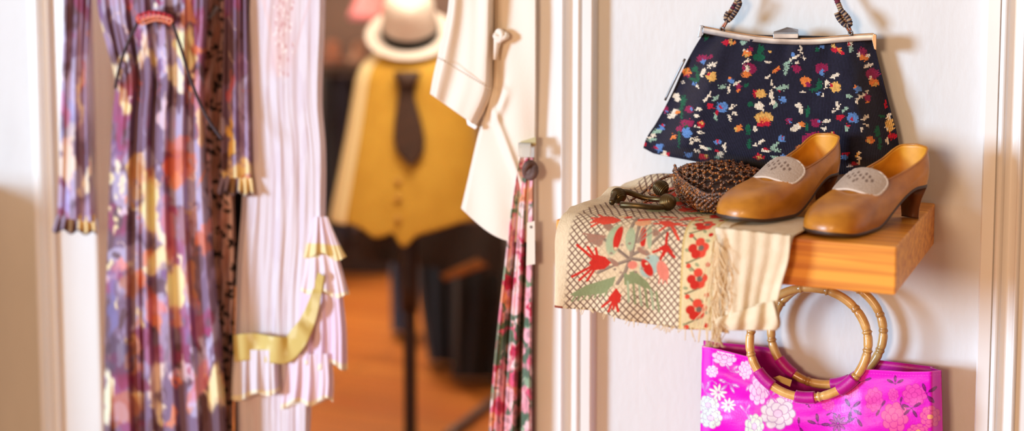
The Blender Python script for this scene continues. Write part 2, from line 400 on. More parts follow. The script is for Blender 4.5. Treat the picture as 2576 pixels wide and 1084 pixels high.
def motif(x, y, kind, s=1.0):
    if kind == 'tulip':
        pp.line([(x - 4, y + 14), (x + 4, y + 42 * s)], 5, GR); blob(x, y, 17 * s, MA, OR, 5, 20); pp.ell(x + 4, y + 9, 9 * s, 8 * s, YE); pp.ell(x - 4, y - 3, 5, 5, RE)
        sprig(x + 24 * s, y + 14 * s, 11 * s, [W1, MI, W1], 10)
    if kind == 'white':
        sprig(x, y, 13 * s, [W1, W1, (238, 205, 170), W1], -30); pp.ell(x + 6, y + 4, 7, 5, OR); pp.line([(x + 22, y - 6), (x + 27, y + 30 * s)], 5, GR)
    if kind == 'blue':
        blob(x, y, 15 * s, BL, RE, 5, 10); sprig(x + 26 * s, y + 10 * s, 12 * s, [W1, MI, W1], 30); pp.ell(x - 22 * s, y - 6, 7, 6, RE); sprig(x - 22 * s, y - 18 * s, 9 * s, [W1, MI], -70); pp.ell(x - 7, y + 20, 4, 8, RE)
    if kind == 'big':
        pp.line([(x - 6, y - 40), (x + 2, y - 10)], 9, W1); blob(x, y, 23 * s, YE, OR, 6, 0); pp.ell(x, y + 14 * s, 14 * s, 8 * s, RE); pp.ell(x - 6, y - 36 * s, 14, 9, W1); pp.ell(x + 22, y - 42 * s, 11, 8, (226, 190, 140))
    if kind == 'rose':
        blob(x, y, 21 * s, MA, MA, 7); pp.ell(x, y + 9, 13, 11, BL); pp.ell(x, y - 2, 7, 5, GR); pp.line([(x - 14, y + 22), (x - 10, y + 66 * s)], 5, GR); blob(x + 38 * s, y - 4, 11 * s, RE, YE); pp.ell(x - 30 * s, y + 26 * s, 8, 9, OR); sprig(x + 34 * s, y + 34 * s, 11, [W1, W1], 30); pp.ell(x + 36, y + 18, 11, 6, W1)
    if kind == 'small':
        pp.ell(x, y, 9 * s, 10 * s, OR); pp.ell(x + 3, y - 3, 5, 5, YE); sprig(x + 22, y + 4, 10, [GR, GR], 0)
    if kind == 'redbud':
        blob(x, y, 15 * s, RE, OR, 5); sprig(x + 20 * s, y - 6, 9 * s, [MI, W1], -50)
    if kind == 'mum':
        blob(x, y, 16 * s, MA, MA, 6, 15); pp.ell(x - 2, y + 9, 9, 9, BL); pp.line([(x + 12, y + 16), (x + 20, y + 24)], 4, W1)
    if kind == 'gold':
        blob(x, y, 15 * s, YE, OR, 6, 0); pp.ell(x - 6, y + 2, 4, 5, RE); sprig(x - 6, y - 24 * s, 10 * s, [W1, W1, YE], -40); pp.line([(x - 24, y - 2), (x - 30, y + 30)], 4, GR)
NP = {'W': W1, 'O': OR, 'Y': YE, 'R': RE, 'M': MA, 'B': BL, 'G': GR, 'I': MI}
for e in """G760,140,20,25 R930,175,45,25 Y960,170,15,30 O985,180,15,20 I1060,180,25,20 M725,310,50,28,-15 M790,300,34,14,-30 B735,340,22,28 W810,365,45,20,-20 W730,425,20,40,30 Y800,460,42,45 R775,440,14,12
O600,415,34,42 M610,450,22,20 Y595,400,15,15 G670,395,22,30,40 G690,450,15,60 W575,505,25,9 B665,500,20,25 G650,480,40,14,30 W690,535,9,20
O1095,265,38,35 M1120,235,25,20 Y1085,285,20,14 W1080,240,25,8,30 G1200,235,30,40 G1190,300,50,35 W1090,330,38,10,-25 W1265,340,28,12 Y1283,252,16,12 M1110,395,60,50 W1095,390,20,30 O1085,440,38,28 G1105,375,8,14
O955,470,16,14 B965,495,28,24 W1010,510,50,12,-30 W945,560,12,38,15 I890,540,34,16 M1020,545,24,34 O1020,575,20,12 G1085,530,20,16
W1260,460,28,10,-40 O1330,400,40,16,-35 R1340,405,15,10 I1410,400,18,50,15 W1480,300,60,10,-30 W1530,240,14,40 W1560,300,30,10,30 B1465,275,18,20 I1420,345,45,12,-30 M1495,390,40,35 W1500,345,14,20
R1160,590,20,30 Y1205,595,45,38 W1295,520,14,35,-20 I1380,545,60,20,-10 R1345,570,20,8 W1290,610,20,50 B1385,640,32,30 I1320,680,20,35 W1300,665,25,25 G1120,680,30,22 W1190,690,40,30 W1215,725,14,18 Y1230,785,80,48 O1230,805,50,25 R1225,838,65,25 W1160,880,18,25
W525,620,30,40,-30 G575,650,24,60,15 G560,740,14,50 M435,720,22,30 B440,735,8,10 M620,720,35,35 B640,715,12,16 W700,715,32,14,-10 W680,770,22,18 W500,750,55,28,-40 O525,745,26,16,-30
W785,600,14,35,10 W755,640,20,14,-40 I835,630,36,16,-35 R795,690,28,26 B890,700,52,45 R882,705,12,18 R850,745,12,20 I835,780,14,28 W975,700,36,14,-40 W990,750,26,12,40 W950,790,14,22
M605,830,65,38 M540,870,24,30 G597,860,16,20 B605,910,42,50 R718,840,34,34 Y725,825,16,14 W690,860,20,10 W715,910,34,14 G540,960,12,90 W640,975,12,30 W690,965,34,14,35 O495,945,26,28
B400,860,28,28 R405,850,10,18 I360,900,45,16,-20 W320,940,40,16,-30 I320,970,40,14 R260,1000,14,20 B380,1030,36,34 M345,1030,22,16 R350,1035,12,10 W420,1080,20,30 R450,1085,14,16
B855,985,38,26 R855,980,14,24 W910,1030,14,40 W740,1030,40,16,30 I790,1040,30,10,30 R850,1060,16,16 W690,1060,30,12,20 B620,1090,30,16 R740,1105,40,24 Y760,1100,20,14 W880,1090,30,20 I850,1110,20,18
O1025,870,34,32,45 Y1000,880,14,20 G1100,880,22,50 G1110,1000,16,60 W1210,980,36,16,-40 W1160,1010,24,14,30 I1310,1020,50,14,-30 R1240,1045,36,10 I1330,1050,40,12 W1240,1060,40,12 B1375,960,32,28 R1385,955,8,14 R1190,1110,46,28 Y1200,1115,22,20 I1320,1110,30,14 B1390,1100,30,16
M1700,385,60,45 B1700,425,26,28 O1570,495,44,45 M1590,520,22,20 W1740,520,20,40,30 W1800,450,48,16,-25 Y1810,540,48,45 R1775,525,14,12 W1735,500,14,20 G1680,520,22,50 G1640,560,50,16,-10 B1670,590,22,18 W1545,578,28,9 W1705,610,9,24
W1510,690,36,20,40 W1530,720,20,40 G1585,740,20,50 G1580,860,14,40 M1430,810,30,26 B1440,815,10,12 M1650,830,44,40 B1670,820,12,14 W1740,815,40,16,-10 W1720,875,28,16 W1500,860,70,28,-30 O1540,840,28,24
M1640,930,70,30 M1570,970,40,40 G1635,970,16,24 B1640,1000,44,30 R1775,930,34,34 Y1780,915,16,12 O1520,1045,34,30 W1830,690,18,40 W1795,735,20,12,-30 I1890,720,36,14,-30 R1845,785,34,28 B1950,790,58,45 R1945,800,14,20 R1910,850,10,18 I1900,880,18,24 W2045,790,40,14,-35 W2060,850,30,12,40 W2020,880,16,26
B1705,210,24,20 R1810,235,38,22 Y1790,205,22,14 O1845,240,22,26 R1865,262,18,18 G1665,235,18,18 W1930,190,24,26 R1920,185,10,20 I1935,230,16,30 M2030,250,40,34 W2005,270,16,22 O2045,300,44,26 W2075,280,18,20 W2080,360,40,18,-20 W2060,378,24,8 M2110,430,62,45 W2095,470,20,20 O2120,500,45,35 Y2130,515,20,14
O1975,535,14,14 B1995,560,32,26 W2040,600,55,14,-40 W1990,640,14,40,15 I1920,615,34,16 M2070,625,28,34 O2065,655,16,12 R2215,680,10,40 W2245,780,26,30 G2185,775,32,16 Y2250,850,40,60 W2230,880,14,14 R2270,935,40,24 O2250,905,20,12 W2230,975,18,26 G2150,900,24,50 O2095,970,38,34 Y2080,985,16,20 G2170,990,16,60
R1900,1080,36,14 B1880,1110,30,18 W2000,1120,14,60 Y1990,1090,20,12,-40 R1960,1160,34,16 W1930,1180,30,14""".split():
    q = [float(t) for t in e[1:].split(',')]; pp.ell(1540 + q[0] / 3.22, 52 + q[1] / 3.22, q[2] / 3.5, q[3] / 3.5, NP[e[0]], q[4] if len(q) > 4 else 0, .05)
st = .80 + .36 * np.random.default_rng(4).random((NSV, NSU))[si, sj]
colf = pp.c * st[..., None] * (.72 + .4 * np.abs(np.sin(np.pi * VV * NSV)))[..., None]
mb = MB()
ring = np.concatenate([Pf, atW_arr(X[:, ::-6], Y[:, ::-6], .012)], 1)
cback = np.broadcast_to(lin((24, 22, 36)), (NV, ring.shape[1] - NU, 3))
uvb = np.zeros(ring.shape[:2] + (2,)); uvb[:, :NU, 0] = UU; uvb[:, :NU, 1] = VV
mb.grid(ring, np.concatenate([colf, cback], 1), cu=True, uv=uvb, caps=True)
mb.build('bag_body', M['needle'], purse)
# metal frame: front and back bars, turned-down ends
fr = poly_at([(1764, 66), (1800, 73), (1860, 84), (1920, 92), (1985, 96), (2050, 96), (2110, 91), (2160, 87), (2198, 85)], 60)
def bar(pts, o0, o1, h0, h1):
    """rectangular bar following pts; h = pixel heights above/below the path"""
    n = len(pts); A = [atW_arr(pts[:, 0], pts[:, 1] + h0, o0), atW_arr(pts[:, 0], pts[:, 1] + h0, o1), atW_arr(pts[:, 0], pts[:, 1] + h1, o1), atW_arr(pts[:, 0], pts[:, 1] + h1, o0)]
    m = MB(); m.grid(np.stack(A, 1), cu=True, caps=True); return m
bar(fr, .036, .0315, 1, 17).build('frame_bar', M['silver'], purse, bevel=.0007)
bar(fr, .0312, .027, -2, 10).build('frame_bar', M['brass'], purse, bevel=.0007)
mb = MB(); mb.prism([(1761, 64), (1770, 64), (1765, 92), (1755, 94)], .036, .02, lambda x, y, d: atW(x, y, d)); mb.build('frame_end', M['silver'], purse, smooth=False, bevel=.0005)
mb = MB(); mb.prism([(2196, 84), (2205, 87), (2205, 127), (2199, 124), (2193, 100)], .037, .02, lambda x, y, d: atW(x, y, d)); mb.build('frame_end', M['brass'], purse, smooth=False, bevel=.0005)
mb = MB(); mb.tube(np.array([atW(x, y, .026) for x, y in poly_at([(1723, 148), (1700, 195), (1673, 252)], 12)]), .0013, 8); mb.build('side_rod', M['silver'], purse)
cl = tag(None, None) if False else None
mb = MB(); A0 = [(1944, 84), (2009, 84), (2008, 97), (1945, 97)]
V = [atW(x, y, .040) for x, y in A0] + [atW(x, y, .031) for x, y in A0]; mb.hexa([V[3], V[2], V[6], V[7], V[0], V[1], V[5], V[4]])
V = [atW(1944, 83, .041), atW(2009, 83, .041), atW(2009, 74, .028), atW(1946, 79, .028), atW(1980, 68, .033), atW(1990, 70, .033), atW(1992, 70, .029), atW(1978, 69, .029)]; mb.hexa(V)
mb.build('clasp', M['silver'], purse, smooth=False, bevel=.0006)
# straps: wire links, then wound cord loops
M['strap'] = pm('woven_strap', attr=True, rough=.8, bump=.6, bscale=900)
M['copper'] = pm('copper_wire', (150, 95, 75), .35, metal=1.0)
for pts in ([(1815, 74), (1818, 66), (1824, 58), (1829, 50), (1833, 44), (1830, 54), (1824, 64), (1820, 72)], [(2138, 84), (2134, 76), (2129, 68), (2126, 58), (2123, 52), (2131, 60), (2138, 70), (2141, 80)]):
    mb = MB(); mb.tube(np.array([atW(x, y, .031) for x, y in poly_at(pts, 30)]), .0011, 8, closed=True); mb.build('strap_link', M['copper'], purse)
for cx, cy in ((1817, 74), (2140, 83)):
    a = np.linspace(0, 2 * np.pi, 16, endpoint=False); mb = MB(); mb.tube(np.array([atW(cx + 5 * math.cos(t), cy + 5 * math.sin(t), .033 + .001 * math.sin(t)) for t in a]), .0009, 6, closed=True); mb.build('strap_ring', M['silver'], purse)
path = [(1828, 52), (1833, 40), (1843, 22), (1852, 6), (1860, -14), (1885, -80), (1930, -170), (1975, -215), (2020, -180), (2068, -90), (2095, -30), (2106, 2), (2114, 22), (2122, 42), (2128, 56)]
pp_ = poly_at(path, 200); tt = np.linspace(0, 1, 200)
cs = np.where(((tt * 90) % 1 < .3)[:, None], lin((190, 160, 120)), np.where(((tt * 47) % 1 < .5)[:, None], lin((36, 26, 40)), lin((110, 30, 52))))
mb = MB(); mb.tube(np.array([atW(x, y, .031 - .018 * math.sin(math.pi * k)) for (x, y), k in zip(pp_, tt)]), .0028 * (1 + .12 * np.sin(tt * 700)), 10, col=cs); hd = mb.build('handle', M['strap'], purse)
for q in ([(1856, -2), (1861, 8), (1856, 20), (1846, 36), (1836, 48), (1829, 52), (1826, 44), (1832, 30)], [(2104, 32), (2108, 42), (2118, 56), (2128, 64), (2138, 62), (2136, 50), (2126, 36), (2114, 24)]):
    q_ = poly_at(q, 40); k = np.linspace(0, 1, 40)
    cs = np.where(((k * 11) % 1 < .35)[:, None], lin((180, 150, 120)), lin((38, 28, 46)))
    mb = MB(); mb.tube(np.array([atW(x, y, .034) for x, y in q_]), .0026 * (1 + .15 * np.sin(k * 120)), 9, col=cs); mb.build('knot', M['strap'], hd)

# ------------------------------------------------------------------ pumps
M['leather'] = pm('tan_leather', (200, 130, 40), .36, (158, 94, 24), 34, .12, 200, coat=.12, spec=.4, stretch=(1, 1, 1.5))
M['lining'] = pm('ochre_lining', (255, 255, 255), .45, (226, 220, 205), 50, attr=True)
M['insole'] = pm('beige_insole', (214, 176, 132), .6, (198, 156, 112), 40)
M['sole'] = pm('dark_sole', (62, 38, 22), .5)
M['heel'] = pm('heel_leather', (110, 62, 34), .35, (90, 48, 28), 40)
M['buckle'] = pm('beaded_buckle', attr=True, rough=.45, bump=.6, bscale=700, spec=.6)
def cubtab(xs, ys, t):
    return np.interp(t, np.linspace(0, 1, 200), np.array(poly_at(list(zip(xs, ys)), 400))[:, 1][np.searchsorted(np.array(poly_at(list(zip(xs, ys)), 400))[:, 0], np.linspace(0, 1, 200)).clip(0, 399)])
def pump(toe, heel, z0, side, label):
    toe = np.array(toe); heel = np.array(heel); e1 = toe - heel; Ls = np.linalg.norm(e1); e1 = e1 / Ls; e2 = np.array([-e1[1], e1[0]])
    def wpt(l, y, z):
        c = .0045 * side * np.sin(np.pi * np.clip(l, 0, 1)) ** 2 + .002 * side * l
        xy = heel + np.multiply.outer(l * Ls, e1) + np.multiply.outer(y + c, e2)
        return np.concatenate([xy, (z0 + z)[..., None]], -1)
    root = empty('pump_shoe', tuple((toe + heel) / 2) + (z0,), label, 'shoe', 'tan leather pumps on the shelf')
    n = 120; t = np.linspace(0, 2 * np.pi, n, endpoint=False); l0 = .5 - .5 * np.cos(t); s = np.where(t > np.pi, -1.0, 1.0); k = np.where(t > np.pi, 2 - t / np.pi, t / np.pi)
    hw = cubtab([0, .1, .2, .3, .4, .5, .6, .7, .8, .88, .94, 1], [0, .0125, .0195, .021, .0215, .0232, .0262, .0282, .0252, .0178, .0108, 0], k)
    H = .031
    zs = lambda l: H * (1 - sm(.16, .60, l)) + .0035 + .002 * sm(.85, 1, l)
    ht = cubtab([0, .1, .2, .4, .6, .75, .88, 1], [0, .0125, .0175, .0195, .0195, .0175, .011, 0], k)
    lt = .012 + (.555 - .012) * (.5 - .5 * np.cos(t)) ** .92
    zt = cubtab([0, .15, .35, .6, .8, .92, 1], [.0705, .068, .057, .047, .0415, .0395, .039], k)
    P0 = np.stack([l0, s * hw, zs(l0)], -1); P3 = np.stack([lt, s * ht, zt], -1)
    b = sm(.42, .95, k)                                   # 0 along the sides, 1 at the toe
    P1 = P0 + np.stack([.006 * b * np.abs(np.cos(t)), s * hw * (.16 - .06 * b), .012 + .009 * b], -1)
    P2 = P3 + np.stack([.20 * b + .0 * b, s * (.0035 + .010 * b * np.abs(np.sin(t))), -.016 * (1 - b) - .0085 * b], -1)
    P1[:, 0] += -.012 * (1 - sm(0, .12, k))               # round heel counter
    P2[:, 0] += -.006 * (1 - sm(0, .12, k))
    v = np.linspace(0, 1, 34)[:, None, None]
    B = (1 - v) ** 3 * P0 + 3 * (1 - v) ** 2 * v * P1 + 3 * (1 - v) * v * v * P2 + v ** 3 * P3
    Wd = wpt(B[..., 0], B[..., 1], B[..., 2])
    mb = MB(); mb.grid(Wd, cu=True); up = mb.build('upper', M['leather'], root)
    # rolled topline binding
    mb = MB(); mb.tube(Wd[-1], .0011, 8, closed=True); mb.build('topline_binding', M['leather'], root)
    # lining: the same shell a little inside
    Bi = B.copy(); cen = np.stack([np.clip(B[..., 0], .08, .86), B[..., 1] * 0, B[..., 2]], -1); d = cen - B; d[..., 0] *= Ls
    dl = np.linalg.norm(d, axis=-1, keepdims=True) + 1e-9; st_ = np.minimum(.0016, dl * .6) * d / dl; st_[..., 0] /= Ls; Bi += st_; Bi[..., 2] -= .0014 * sm(.45, .9, k) * sm(0, .5, v[..., 0]) * (v[..., 0] > .2)
    Bi[-1] = B[-1] + st_[-1] * .3
    lc_ = np.where((B[..., 0] < .27)[..., None], lin((226, 156, 44)), lin((216, 180, 138))); mb = MB(); mb.grid(wpt(Bi[..., 0], Bi[..., 1], Bi[..., 2]), lc_, cu=True); mb.build('lining', M['lining'], root)
    # insole
    q = np.linspace(0, 1, 6)[:, None]; lc = np.clip(l0, .06, .94)
    I = np.stack([l0 + (lc - l0) * q * .3, s * hw * .97 * (1 - q), zs(l0 + 0 * q) + .003], -1)
    mb = MB(); mb.grid(wpt(I[..., 0], I[..., 1], I[..., 2]), cu=True); mb.build('insole', M['insole'], root)
    # sole slab
    q = np.array([(-.0004, .0006), (.0003, .0), (.0003, -.0026), (-.0006, -.0030)])
    So = [np.stack([l0, s * (hw + a), zs(l0) + z], -1) for a, z in q]; So += [np.stack([l0, s * hw * .5, zs(l0) - .0030], -1), np.stack([l0, s * hw * .02, zs(l0) - .0030], -1)]
    So = np.stack(So); mb = MB(); mb.grid(wpt(So[..., 0], So[..., 1], So[..., 2]), cu=True); mb.build('sole', M['sole'], root)
    # heel block
    kh = np.linspace(-.18, .18, 31); th = kh * np.pi; lh = .5 - .5 * np.cos(th); sh = np.sign(kh); hh = np.interp(np.abs(kh), k[:n // 2], hw[:n // 2])
    hp = []
    for f, z in ((1, None), (.72, .020), (.54, .010), (.50, .0012), (.50, .0)):
        zz_ = zs(lh) - .003 if z is None else np.full_like(lh, z)
        hp.append(np.stack([.03 + (lh - .03) * f + (.0 if z is None else .012), sh * hh * f, zz_], -1))
    hp = np.stack(hp); mb = MB(); mb.grid(wpt(hp[..., 0], hp[..., 1], hp[..., 2]), cu=True, caps=True); hb = mb.build('heel', M['heel'], root)
    tp = np.stack([hp[3], hp[4]]); tp[..., 1] *= 1.02; mb = MB(); mb.grid(wpt(tp[..., 0], tp[..., 1], tp[..., 2] + .0), cu=True, caps=True); mb.build('heel_tip', M['sole'], hb)
    # tongue flap and the beaded buckle standing on it
    def strapsurf(a, b2, lift):
        """a across (-1..1), b2 from the vamp (0) up and back (1)"""
        return np.stack([.665 - .185 * b2 - .025 * (a ** 2), a * .0255, .0365 + .0165 * b2 + lift - .0085 * a ** 2], -1)
    nb, na = 46, 70
    aa, bb = np.meshgrid(np.linspace(-1, 1, na), np.linspace(0, 1, nb))
    T0 = strapsurf(aa * .72, bb * .98 - .12, -.0022 + 0 * aa); T1 = strapsurf(aa * .72, bb * .98 - .12, -.0012 + 0 * aa)
    ring_ = np.concatenate([T1, T0[:, ::-1]], 1); mb = MB(); mb.grid(wpt(ring_[..., 0], ring_[..., 1], ring_[..., 2]), cu=True, caps=True); mb.build('tongue', M['leather'], root)
    # squircle outline
    ax, bx = aa, bb * 2 - 1
    rr = np.maximum(np.abs(ax), np.abs(bx)); pw = (np.abs(ax) ** 3.2 + np.abs(bx) ** 3.2) ** (1 / 3.2) + 1e-9; A_ = ax * rr / pw; B_ = bx * rr / pw
    prow = Paint(A_ * 100, B_ * 60, (204, 178, 158))
    row = (.5 + .5 * np.cos(B_ * 60)) ; prow.c *= (.58 + .42 * row)[..., None]
    for hx, hy in [(-52, 8), (-34, -6), (-34, 16), (-16, 4), (-14, 24), (4, -14), (4, 10), (22, 0), (22, 22), (40, -8), (40, 14), (56, 2), (-4, -24)]:
        prow.ell(hx, hy, 5, 8, (112, 84, 68), 20)
    lift = .0016 + .0010 * (1 - rr ** 4) + .0004 * row
    Bk = strapsurf(A_ * 1.0, (B_ * .5 + .5), lift); Bb = strapsurf(A_, (B_ * .5 + .5), -.0004 + 0 * lift)
    mb = MB(); mb.grid(wpt(Bk[..., 0], Bk[..., 1], Bk[..., 2]), prow.c.reshape(-1, 3)); mb.grid(wpt(Bb[:, ::-1, 0], Bb[:, ::-1, 1], Bb[:, ::-1, 2]), np.broadcast_to(lin((200, 180, 160)), (nb * na, 3)))
    per = np.concatenate([Bk[0], Bk[1:, -1], Bk[-1, -2::-1], Bk[-2:0:-1, 0]]); pw_ = wpt(per[..., 0], per[..., 1], per[..., 2] - .0009)
    mb.tube(pw_, .0010, 8, closed=True, col=lin((222, 200, 182)))
    mb.build('buckle', M['buckle'], root)
    return root
pump((-.352, -.219), (-.283, -.081), SZ1 + .006, 1, 'tan leather pump with its toe on the cloth, nearer the brown bead pouch')
pump((-.262, -.2335), (-.197, -.090), SZ1 + .0008, -1, 'tan leather pump standing on the bare wood at the open shelf end')

# ------------------------------------------------------------------ embroidered cloth over the shelf
M['cloth'] = pm('embroidered_linen', attr=True, rough=.85, bump=.5, bscale=900, spec=.2)
M['linen'] = pm('plain_linen', (226, 205, 172), .85, (236, 218, 190), 60, .45, 700, spec=.2)
M['fringe'] = pm('fringe_thread', (226, 196, 150), .8, (238, 214, 176), 30)
cloth = empty('embroidered_cloth', (-.42, -.13, SZ1), 'cream cloth with red and green embroidery draped over the shelf end', 'cloth')
NU, nT, nD = 300, 110, 130
ut = np.linspace(0, 1, NU)
def z3(x, y): return 1380 + x / 2.4636, 400 + y / 2.4636
botz = [(1404, 768), (1434, 774), (1480, 780), (1534, 790), (1580, 806), (1624, 817), (1717, 827), (1790, 832), (1836, 836)]
bx = np.array([atW(x, y, .2645) for x, y in botz]); xl_b, xr_b = bx[0, 0], bx[-1, 0]
rows = []; pat = []
DZ = SZ1 + .0022
for i, a in enumerate(np.linspace(0, 1, nT)):            # on the shelf, back to front
    y = -.020 + (-.232 + .020) * a
    xl = np.interp(a, [0, .25, .5, .8, 1], [-.520, -.524, -.524, -.516, -.507]); xr = np.interp(a, [0, .4, .8, 1], [-.36, -.345, -.335, -.342])
    x = xl + (xr - xl) * ut
    hump = .016 * np.exp(-((a - .10) / .10) ** 2) * sm(-.53, -.47, x) * (1 - .75 * sm(-.40, -.36, x)) + .006 * np.exp(-((a - .35) / .07) ** 2) * np.exp(-((x + .505) / .02) ** 2)
    wv = .0028 * fbm(x * 40, np.full_like(x, a * 6), 21) * sm(0, .2, a) * (1 - sm(.45, .65, (x + .52) / .17)) * (1 - sm(.85, 1, a))
    over = np.clip(-.512 - x, 0, 1); z = DZ + hump + wv - over * .9 + .003 * sm(.6, .95, a)
    rows.append(np.stack([x, np.full_like(x, y), z], -1)); pat.append((x, np.full_like(x, (1 - a) * .223 * .45)))
for a in np.linspace(0, 1, 71)[1:]:                       # round the front edge
    th = a * math.pi / 2; x = -.507 + (-.342 + .507) * ut; RF = .028
    rows.append(np.stack([x, np.full_like(x, -.232 - RF * math.sin(th)), np.full_like(x, DZ + .003 - RF * (1 - math.cos(th)))], -1)); pat.append((x, np.full_like(x, -RF * th)))
zb = np.interp(np.linspace(xl_b, xr_b, NU), bx[:, 0], bx[:, 2]); z_t = DZ - .025
for a in np.linspace(0, 1, nD)[1:]:
    xl = -.507 + (xl_b + .507) * a; xr = -.342 + (xr_b + .342) * a; x = xl + (xr - xl) * ut; z = z_t + (zb - z_t) * a
    y = -.260 - .0045 * a - .0030 * a * np.sin((x + .5) * 110 + 1.2 * a) - .002 * a * np.sin((x + .5) * 47) - .006 * a * sm(.10, 0, ut)
    rows.append(np.stack([x, y, z], -1)); pat.append((x, z - z_t - .044))
P = np.stack(rows); px_ = np.stack([p[0] for p in pat]); pv = np.stack([p[1] for p in pat])
# pattern coordinates: the drape's own flat cloth coordinates, 2600 units per survey unit
r0 = [proj for proj in ()]
PXc = 1404 + (px_ + .505) * (1836 - 1404) / (xr_b - xl_b); PYc = 508 - pv * 2640 + (PXc - 1404) * .115
pt = Paint(PXc, PYc, (234, 214, 182))
RD, RD2, GN, GN2, BR, ST, PK, BG = (200, 44, 32), (220, 74, 54), (138, 146, 104), (168, 178, 142), (104, 66, 58), (150, 128, 110), (226, 130, 110), (222, 196, 158)
# trellis of dark thread
p_ = 17.0; dg = .0
A_ = (PXc * 1.0 + PYc * .9) / p_; B_ = (PXc * 1.0 - PYc * .9) / p_
net = np.maximum(1 - sm(.08, .17, np.abs(A_ - np.round(A_))), 1 - sm(.08, .17, np.abs(B_ - np.round(B_))))
net *= sm(1428, 1440, PXc) * (1 - sm(1722, 1728, PXc)); pt.mask(net, BR, .92)
def hand(pts, tips, col, base):
    pt.poly([z3(*q) for q in pts], col)
    for (x, y) in tips: pt.line([z3(*base), z3(x, y)], 6.5, col)
pt.ell(*z3(500, 620), 78, 92, BG, 20, .3, .85)
for q in ([(520, 330), (510, 450), (535, 620), (500, 720), (455, 790)], [(535, 620), (640, 570), (760, 440)], [(520, 650), (420, 680), (330, 720)], [(520, 640), (420, 560), (300, 480)], [(540, 600), (560, 470), (545, 380)], [(530, 640), (640, 660), (700, 640)]):
    pt.line([z3(*k) for k in q], 8, ST); pt.line([z3(k[0] + 8, k[1] + 4) for k in q], 2.2, (112, 92, 82))
for (a, b_, c, d) in ((300, 520, 60, 26), (370, 440, 40, 20), (650, 480, 46, 20), (420, 660, 44, 18), (610, 600, 46, 18)):
    pt.ell(*z3(a, b_), c / 2.46, d / 2.46, (160, 120, 100), 30)
# left column: red birds, green wings
hand([(250, 385), (300, 330), (360, 330), (432, 380), (400, 410), (330, 420)], [(265, 305), (240, 355), (252, 400), (262, 432)], RD2, (340, 375))
hand([(270, 660), (310, 610), (370, 625), (412, 665), (370, 700), (300, 708)], [(190, 548), (258, 562), (310, 572), (170, 740), (215, 762), (262, 768)], RD, (330, 660))
hand([(400, 880), (450, 815), (485, 860), (480, 905), (430, 905)], [(365, 930), (410, 955), (470, 955), (440, 940)], RD, (445, 870))
pt.poly([z3(*q) for q in [(160, 850), (250, 800), (445, 745), (430, 800), (370, 850), (260, 860), (200, 862)]], GN)
for k in range(7): pt.line([z3(200 + 34 * k, 850 - 8 * k), z3(175 + 34 * k, 890 - 4 * k)], 5, GN)
pt.poly([z3(*q) for q in [(495, 730), (560, 715), (640, 790), (690, 890), (640, 830), (560, 790), (500, 800)]], GN)
for k in range(6): pt.line([z3(520 + 34 * k, 780 + 14 * k), z3(530 + 36 * k, 900 + 14 * k)], 5.5, GN if k % 2 else GN2)
# centre petals
pt.ell(*z3(420, 520), 19, 40, GN2, 8); pt.ell(*z3(442, 510), 10, 31, RD, 6); pt.ell(*z3(520, 520), 12, 30, GN2, -6)
pt.ell(*z3(610, 500), 17, 36, BG, -8); pt.ell(*z3(596, 510), 8, 28, RD, -8); pt.ell(*z3(635, 510), 6, 32, GN2, -10)
pt.ell(*z3(650, 690), 22, 30, (168, 190, 178), 30); pt.ell(*z3(634, 700), 11, 24, RD, -30); pt.ell(*z3(730, 720), 14, 26, PK, -20); pt.ell(*z3(545, 680), 12, 10, PK)
for k in range(3): pt.line([z3(720 + 18 * k, 720), z3(705 + 26 * k, 800)], 3, PK)
# right column of red leaves
hand([(700, 580), (750, 560), (800, 620), (760, 600), (720, 650), (725, 600)], [(670, 605), (740, 490), (800, 640), (715, 650)], RD, (745, 580))
hand([(650, 380), (720, 370), (790, 420), (740, 440), (700, 430)], [(640, 410), (690, 470), (840, 430), (800, 400), (815, 535), (785, 480)], RD2, (735, 410))
pt.ell(*z3(570, 400), 20, 14, (226, 160, 116)); pt.ell(*z3(455, 330), 12, 9, RD2); pt.ell(*z3(420, 325), 10, 8, (230, 196, 150))
pt.line([z3(540, 370), z3(640, 345), z3(760, 340), z3(880, 300)], 12, RD2); pt.line([z3(560, 350), z3(660, 335), z3(760, 330)], 5, GN2)
# border band with red flowers
bd = (PXc > 1722) & (PXc < 1800); pt.mask(bd * 1.0, (226, 206, 160)); 
for xx in (1724, 1796): pt.line([(xx, -100), (xx, 900)], 5, (214, 184, 120))
for k in range(-7, 6):
    yc = 640 + 74 * k; pt.line([(1734, yc + 34), (1758, yc + 58), (1780, yc + 82), (1768, yc + 96), (1738, yc + 108)], 4, (122, 116, 84))
    for k2 in range(4): pt.ell(1733 + 50 * RNG.random(), yc + 60 * RNG.random(), 6, 4, (160, 160, 120), 60 * RNG.random())
    for dx, dy, c in ((-14, 0, RD), (2, -15, RD2), (8, 12, RD2), (-6, 14, RD), (14, -2, RD2)): pt.ell(1762 + dx, yc + dy, 11, 11, c)
    pt.ell(1768, yc, 7, 7, (120, 100, 88)); pt.ell(1740, yc + 42, 6, 6, RD2); pt.ell(1786, yc + 40, 6, 6, RD)
